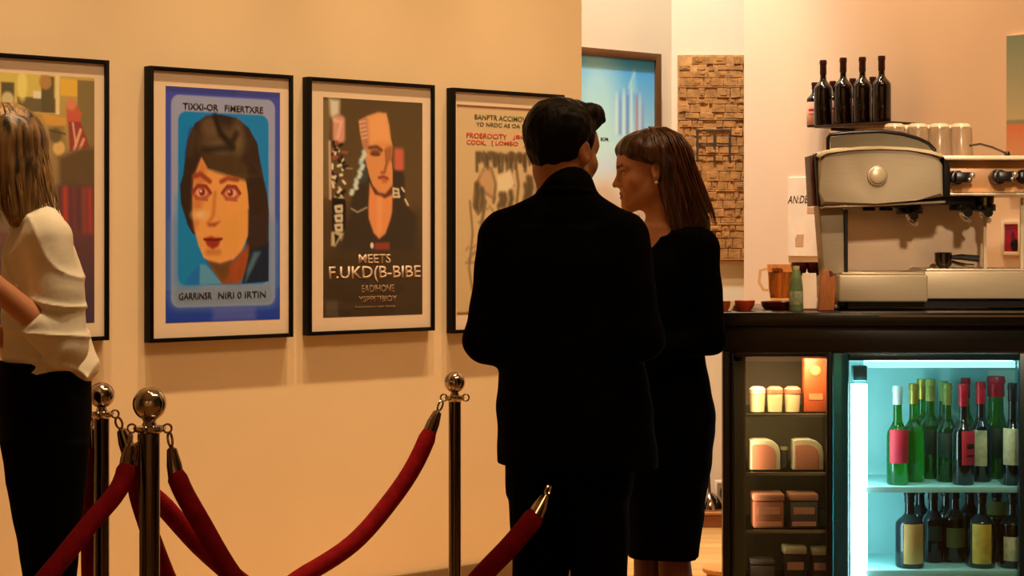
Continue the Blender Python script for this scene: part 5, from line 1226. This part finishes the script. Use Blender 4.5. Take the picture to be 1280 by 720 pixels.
# shirt with bloused tail and rolled sleeves
S_ = SDF()
S_.ell((0,.085,1.058), (.125,.052,.045), .03)
S_.secs([(1.055,0,.008,.160,.120),(1.11,0,.008,.166,.118),(1.18,0,-.004,.160,.108),(1.30,0,-.008,.168,.112),(1.38,0,-.014,.168,.094),(1.44,0,-.022,.12,.066)], .03)
for x in (-1,1): S_.cone((x*.06,-.014,1.468), (x*.145,-.002,1.420), .040, .048, .05)
for i, (a, e, w_) in enumerate((aL, aR)):
    a, e, w_ = (np.array(v) for v in (a, e, w_)); S_.cone(a, (a+e)/2, .058, .060, .035); S_.cone((a+e)/2, e, .060, .056, .03); S_.cone(e, e+(w_-e)*.14, .056, .050, .02)
    c_ = e+(w_-e)*.14; dd = (w_-e)/np.linalg.norm(w_-e)
    S_.cone(c_-dd*.012, c_+dd*.018, .055, .053, .006)
S_.cone((0,-.025,1.455), (0,-.035,1.505), .068, .056, .02); S_.ell((0,-.05,1.545), (.048,.052,.06), .01, 's')
def shirt_folds(x, y, z):
    arm = np.clip((x-.10)/.05, 0, 1); low = np.clip((1.36-z)/.12, 0, 1)
    r1 = (1-np.abs(np.sin(27*z+15*y+1.5*np.sin(11*z-9*y))))**3
    r2 = (1-np.abs(np.sin(19*z-24*y+1.2*np.sin(13*y+6*x)+.8)))**3
    g = folds(.0012, 30, 26, 30, .5)(x, y, z)
    return (g-(.005+.0065*arm*low)*r1-(.0045+.006*arm*low)*r2*np.clip(np.sin(7*z+9*y+5*x)+.4, 0, 1)).astype('f')
mk('shirt', S_, .0045, M_shirt, wh, shirt_folds)
S_ = SDF()
S_.secs([(.76,0,.003,.165,.106),(.86,0,-.002,.178,.120),(.95,0,-.004,.176,.126),(1.02,0,-.004,.164,.126),(1.074,0,-.004,.160,.118)], .03)
for x in (-1,1): S_.secs([(.06,x*.075,.02,.058,.060),(.3,x*.076,.008,.064,.064),(.48,x*.078,.011,.066,.068),(.70,x*.082,.003,.080,.096),(.86,x*.083,-.002,.088,.114)], .02)
mk('trousers', S_, .007, M_denim, wh, folds(.0009, 22, 30, 30, 3))
S_ = SDF()
Hl.ell(S_, (0,.014,.045), (.088,.110,.092), .01)
Hl.cone(S_, (0,.055,.02), (0,.085,-.16), .082, .060, .05); Hl.cone(S_, (.066,.04,.01), (.060,.075,-.165), .038, .028, .04); Hl.cone(S_, (-.066,.03,.01), (-.075,.05,-.17), .036, .028, .04); Hl.cone(S_, (.03,.09,-.05), (.03,.112,-.175), .045, .026, .03)
Hl.fn(S_, (-.2,-.25,-.3), (.2,.0,.085), lambda x,y,z: np.maximum(y+.02, z-.062), .012)
for x in (-1,1): Hl.cone(S_, (x*.05,-.06,.095), (x*.082,-.01,-.06), .02, .018, .02); Hl.cone(S_, (x*.082,-.012,-.05), (x*.084,.02,-.165), .022, .016, .02)
M_hairl = hair_mat('dark_blonde_hair', (34,23,12), (140,104,58), .36, 20); M_strl = hair_mat('blonde_strands', (96,70,38), (170,134,82), .4)
mk('hair', S_, .005, M_hairl, wh, folds(.0016, 120, 110, 8))
random.seed(31); ps = []
for k in range(170):
    side = random.choice([1,1,1,-1]); ang = random.uniform(-.45, 1.57); q = []
    cx_, sx_ = math.cos(ang), math.sin(ang); w0 = random.uniform(-1,1)
    for i in range(10):
        t = i/9
        if t < .35: ph = t/.35*1.35; x = side*math.sin(ph)*.0925*cx_; y = .016+math.sin(ph)*.114*sx_; z = .047+math.cos(ph)*.096
        else:
            s2 = (t-.35)/.65; x = side*.0902*cx_*(1+.08*s2)+.006*math.sin(5*s2+k); y = .016+.111*sx_+.028*s2*(.35+max(0,sx_)); z = .068-s2*(.235+.03*w0)
        q.append(Hl.T((x,y,z)))
    ps.append(q)
strands(ps, wh, M_strl, .0020)
shoe(wh, .072, .04, 0, .24, .07, .05); shoe(wh, -.072, .04, 0, .24, .07, .05)
# ================================================================ stanchions and ropes
def stanchion(px, py_ball, Y, rb, rp, label):
    x = (px-640)/F*Y; zb = Z(py_ball, Y)
    t = thing('stanchion', label, 'stanchion', (x, Y, 0), 0, 'chrome rope stanchions')
    k = rb/.04
    b = MB(); b.lathe([(0,0),(.16,0),(.165,.006),(.16,.018),(.12,.032),(.06,.045),(rp*1.5,.07),(rp,.09),(0,.09)], seg=40); b.build('base', M_chrome, t)
    zt = zb-rb*1.45
    b = MB(); b.cyl((0,0,.09), (0,0,zt), rp, rp, seg=32); b.build('pole', M_chrome_dk, t)
    b = MB(); b.lathe([(0,zt-.012),(rp*1.12,zt-.012),(rp*1.5,zt-.006),(rp*1.62,zt),(rp*1.5,zt+.006),(rp*.75,zt+.008),(rp*.6,zt+.018),(rp*.75,zt+.024),(0,zt+.024)], seg=32); col = b.build('collar', M_chrome, t)
    for a in (0, PI/2, PI, 3*PI/2):
        b = MB(); c = Vector((rp*1.75*math.cos(a), rp*1.75*math.sin(a), zt)); b.tube([c+Vector((.011*math.cos(q)*math.cos(a), .011*math.cos(q)*math.sin(a), .011*math.sin(q))) for q in np.linspace(0,2*PI,16)], .003, seg=6, caps=False); b.build('hook_ring', M_chrome, col)
    b = MB(); b.sphere((0,0,zb), rb, (1,1,1), 36, 22); b.build('ball', M_chrome, t)
    return Vector((x, Y, zt))
c_mid = stanchion(187, 505, 4.9, .043, .026, 'nearest chrome ball top stanchion, second from the left')
c_left = stanchion(127, 494, 5.5, .037, .022, 'chrome ball top stanchion beside the woman in white shirt, half behind her')
c_right = stanchion(568.5, 478, 6.3, .0345, .0205, 'chrome ball top stanchion standing left of the man in black')
M_hook = mat('hook_chrome', (150,128,106), .15, metal=1, var=.05)
def smooth(pts, n=44):
    pts = [Vector(p) for p in pts]; out = []
    P_ = [pts[0]*2-pts[1]]+pts+[pts[-1]*2-pts[-2]]
    seg = len(pts)-1
    for i in range(seg):
        for j in range(n//seg+1):
            t = j/(n//seg+1); a, b, c, d = P_[i:i+4]
            out.append(.5*((2*b)+(-a+c)*t+(2*a-5*b+4*c-d)*t*t+(-a+3*b-3*c+d)*t**3))
    out.append(pts[-1]); return out
def rope(label, pts, r=.026, ends=(True, True)):
    c = smooth(pts)
    root = thing('velvet_rope', label, 'rope', c[0], 0, 'red velvet ropes'); o = Vector(c[0]); c = [p-o for p in c]
    # arc length trimmed so the chrome end fittings start clear of the velvet
    L = [0]
    for a, b in zip(c[:-1], c[1:]): L.append(L[-1]+(b-a).length)
    e0, e1 = (.075 if ends[0] else 0), (.075 if ends[1] else 0)
    body = [p for p, l in zip(c, L) if e0 <= l <= L[-1]-e1]
    n = len(body); rad = [r*(1-.35*(1 if (ends[0] and i == 0) or (ends[1] and i == n-1) else 0)) for i in range(n)]
    b = MB(); b.tube(body, rad, seg=16); b.build('velvet_cord', M_velvet, root)
    for on, q, w in ((ends[0], c, 0), (ends[1], c[::-1], 1)):
        if not on: continue
        s0 = body[0] if w == 0 else body[-1]; tip = q[0]; dr = (tip-s0).normalized(); g = (tip-s0).length
        b = MB(); b.tube([s0-dr*.02, s0+dr*.012, s0+dr*g*.55, s0+dr*g*.62], [r*.80, r*.76, r*.5, r*.22], seg=16); f = b.build('end_cap', M_hook, root)
        b = MB(); up = Vector((0,0,1)); sd = (up-dr*up.dot(dr)).normalized(); m = s0+dr*g*.82
        b.tube([m+dr*(g*.2*math.cos(a))+sd*(.009*math.sin(a)) for a in np.linspace(.3,2*PI,14)], .0035, seg=6); b.build('snap_hook', M_hook, f)
    return root
def hk(c, dx, dy=0, dz=-.012): return Vector((c.x+dx, c.y+dy, c.z+dz))
rope('red rope sagging from the left stanchion to the stanchion beside the man', [hk(c_left,.045,.0), P(176,602,5.52), P(206,634,5.56), P(262,694,5.65), P(330,742,5.8), P(385,716,5.95), P(440,680,6.07), P(482,634,6.16), P(520,578,6.23), hk(c_right,-.042)], .0285)
ct_ = hk(c_mid,.05)
rope('red rope from the nearest stanchion to the clip at the man\'s trousers', [ct_, P(222,598,4.88), P(252,655,4.86), P(292,722,4.83), P(350,792,4.8), P(450,832,4.76), P(540,790,4.72), P(600,722,4.69), P(640,680,4.70), P(672,640,4.74), P(688,607,4.80)], .026)
rope('red rope running from the nearest stanchion to the lower left corner', [hk(c_mid,-.045,-.01), P(152,604,4.84), P(112,655,4.75), P(58,722,4.6), P(0,790,4.45), P(-60,850,4.3), P(-120,905,4.2), P(-200,915,4.1)], .0245, (True, False))
rope('red rope hanging straight down behind the nearest stanchion', [hk(c_mid,-.030,.04), P(170,600,4.98), P(182,650,5.05), P(206,715,5.14), P(226,760,5.2), P(250,820,5.3), P(290,858,5.45), P(350,862,5.6)], .024, (True, False))
rope('red rope hanging straight down from the left stanchion by the black trousers', [hk(c_left,-.035,.02), P(115,580,5.53), P(113,640,5.56), P(113,715,5.60), P(116,800,5.64), P(124,870,5.7), P(150,893,5.78), P(190,888,5.86)], .027, (True, False))

# ================================================================ light
def spot(loc, target, power, size=60, blend=.6, rad=.06, col=(1,.62,.28)):
    l = bpy.data.lights.new('spot', 'SPOT'); l.energy = power; l.spot_size = R(size); l.spot_blend = blend; l.shadow_soft_size = rad; l.color = col
    o = bpy.data.objects.new('spot_lamp', l); C.objects.link(o); o.location = loc
    o.rotation_euler = (Vector(target)-Vector(loc)).to_track_quat('-Z','Y').to_euler(); return o
def area(loc, target, power, sx, sy, col=(1,.66,.34)):
    l = bpy.data.lights.new('area', 'AREA'); l.energy = power; l.shape = 'RECTANGLE'; l.size = sx; l.size_y = sy; l.color = col
    o = bpy.data.objects.new('area_fill', l); C.objects.link(o); o.location = loc
    o.rotation_euler = (Vector(target)-Vector(loc)).to_track_quat('-Z','Y').to_euler(); return o
WARM = (1,.635,.315)
for s_ in (-2.5,-1.75,-1.0,-.3,.35):
    q = p0+d_*s_+n_*1.0; t_ = p0+d_*s_
    spot((q.x, q.y, 5.2), (t_.x, t_.y, -1.5), 500, 36, 1.0, .05, WARM)
q = p0+d_*(-1)+n_*3.2
area((q.x, q.y, 4.6), (p0+d_*(-.9)+Vector((0,0,.9))), 60, 2.6, .6, WARM)  # broad soft fill added for the left wall, no fixture of the room
# alcove
spot((.62, 8.45, 5.0), (.62, 9.4, 1.9), 700, 60, .9, .08, (.98,1,.97)); spot((.85, 8.3, 4.2), (.9, 9.0, 0), 160, 36, .8, .08, (1,.7,.36))
# bar wall
for s_ in (.35, 1.25):
    q = pr+e_*s_+m_*1.0; t_ = pr+e_*s_
    spot((q.x, q.y, 5.2), (t_.x, t_.y, 1.2), 310, 48, 1.0, .07, (1,.64,.36))
# over the counter; the second is a low fill added for the machine
spot((1.25, 3.7, 4.4), (1.5, 6.4, 1.3), 380, 27, .8, .10, (1,.76,.52))
spot((.95, 1.6, 3.1), (1.62, 6.4, 1.33), 560, 15, .8, .12, (1,.76,.52))
# from up left onto the woman in the white shirt
spot((-.3, 4.7, 4.5), (-1.25, 5.2, 1.25), 150, 24, .8, .08, (1,.78,.5))
# wash added on the unseen wall behind the viewer, for steel to reflect
for x_ in (-2, 1.2): spot((x_, -.6, 5.2), (x_, -2, 1.6), 420, 70, .9, .08, WARM)
# area fills added inside the snack cabinet to brighten its shelves
area((X(985,6.3), 6.26, 1.02), (X(985,6.3), 6.36, .3), 2.8, .2, .03, (1,.72,.45))
area((kc+.022, 6.285, .60), (kx0+.3, 6.42, .58), .7, .02, .7, (1,.74,.48))
# area fill added to boost the fridge tube and panel
area((X(1180,6.3), 6.27, 1.0), (X(1180,6.3), 6.5, .3), 3.0, .5, .05, (.55,.95,1))
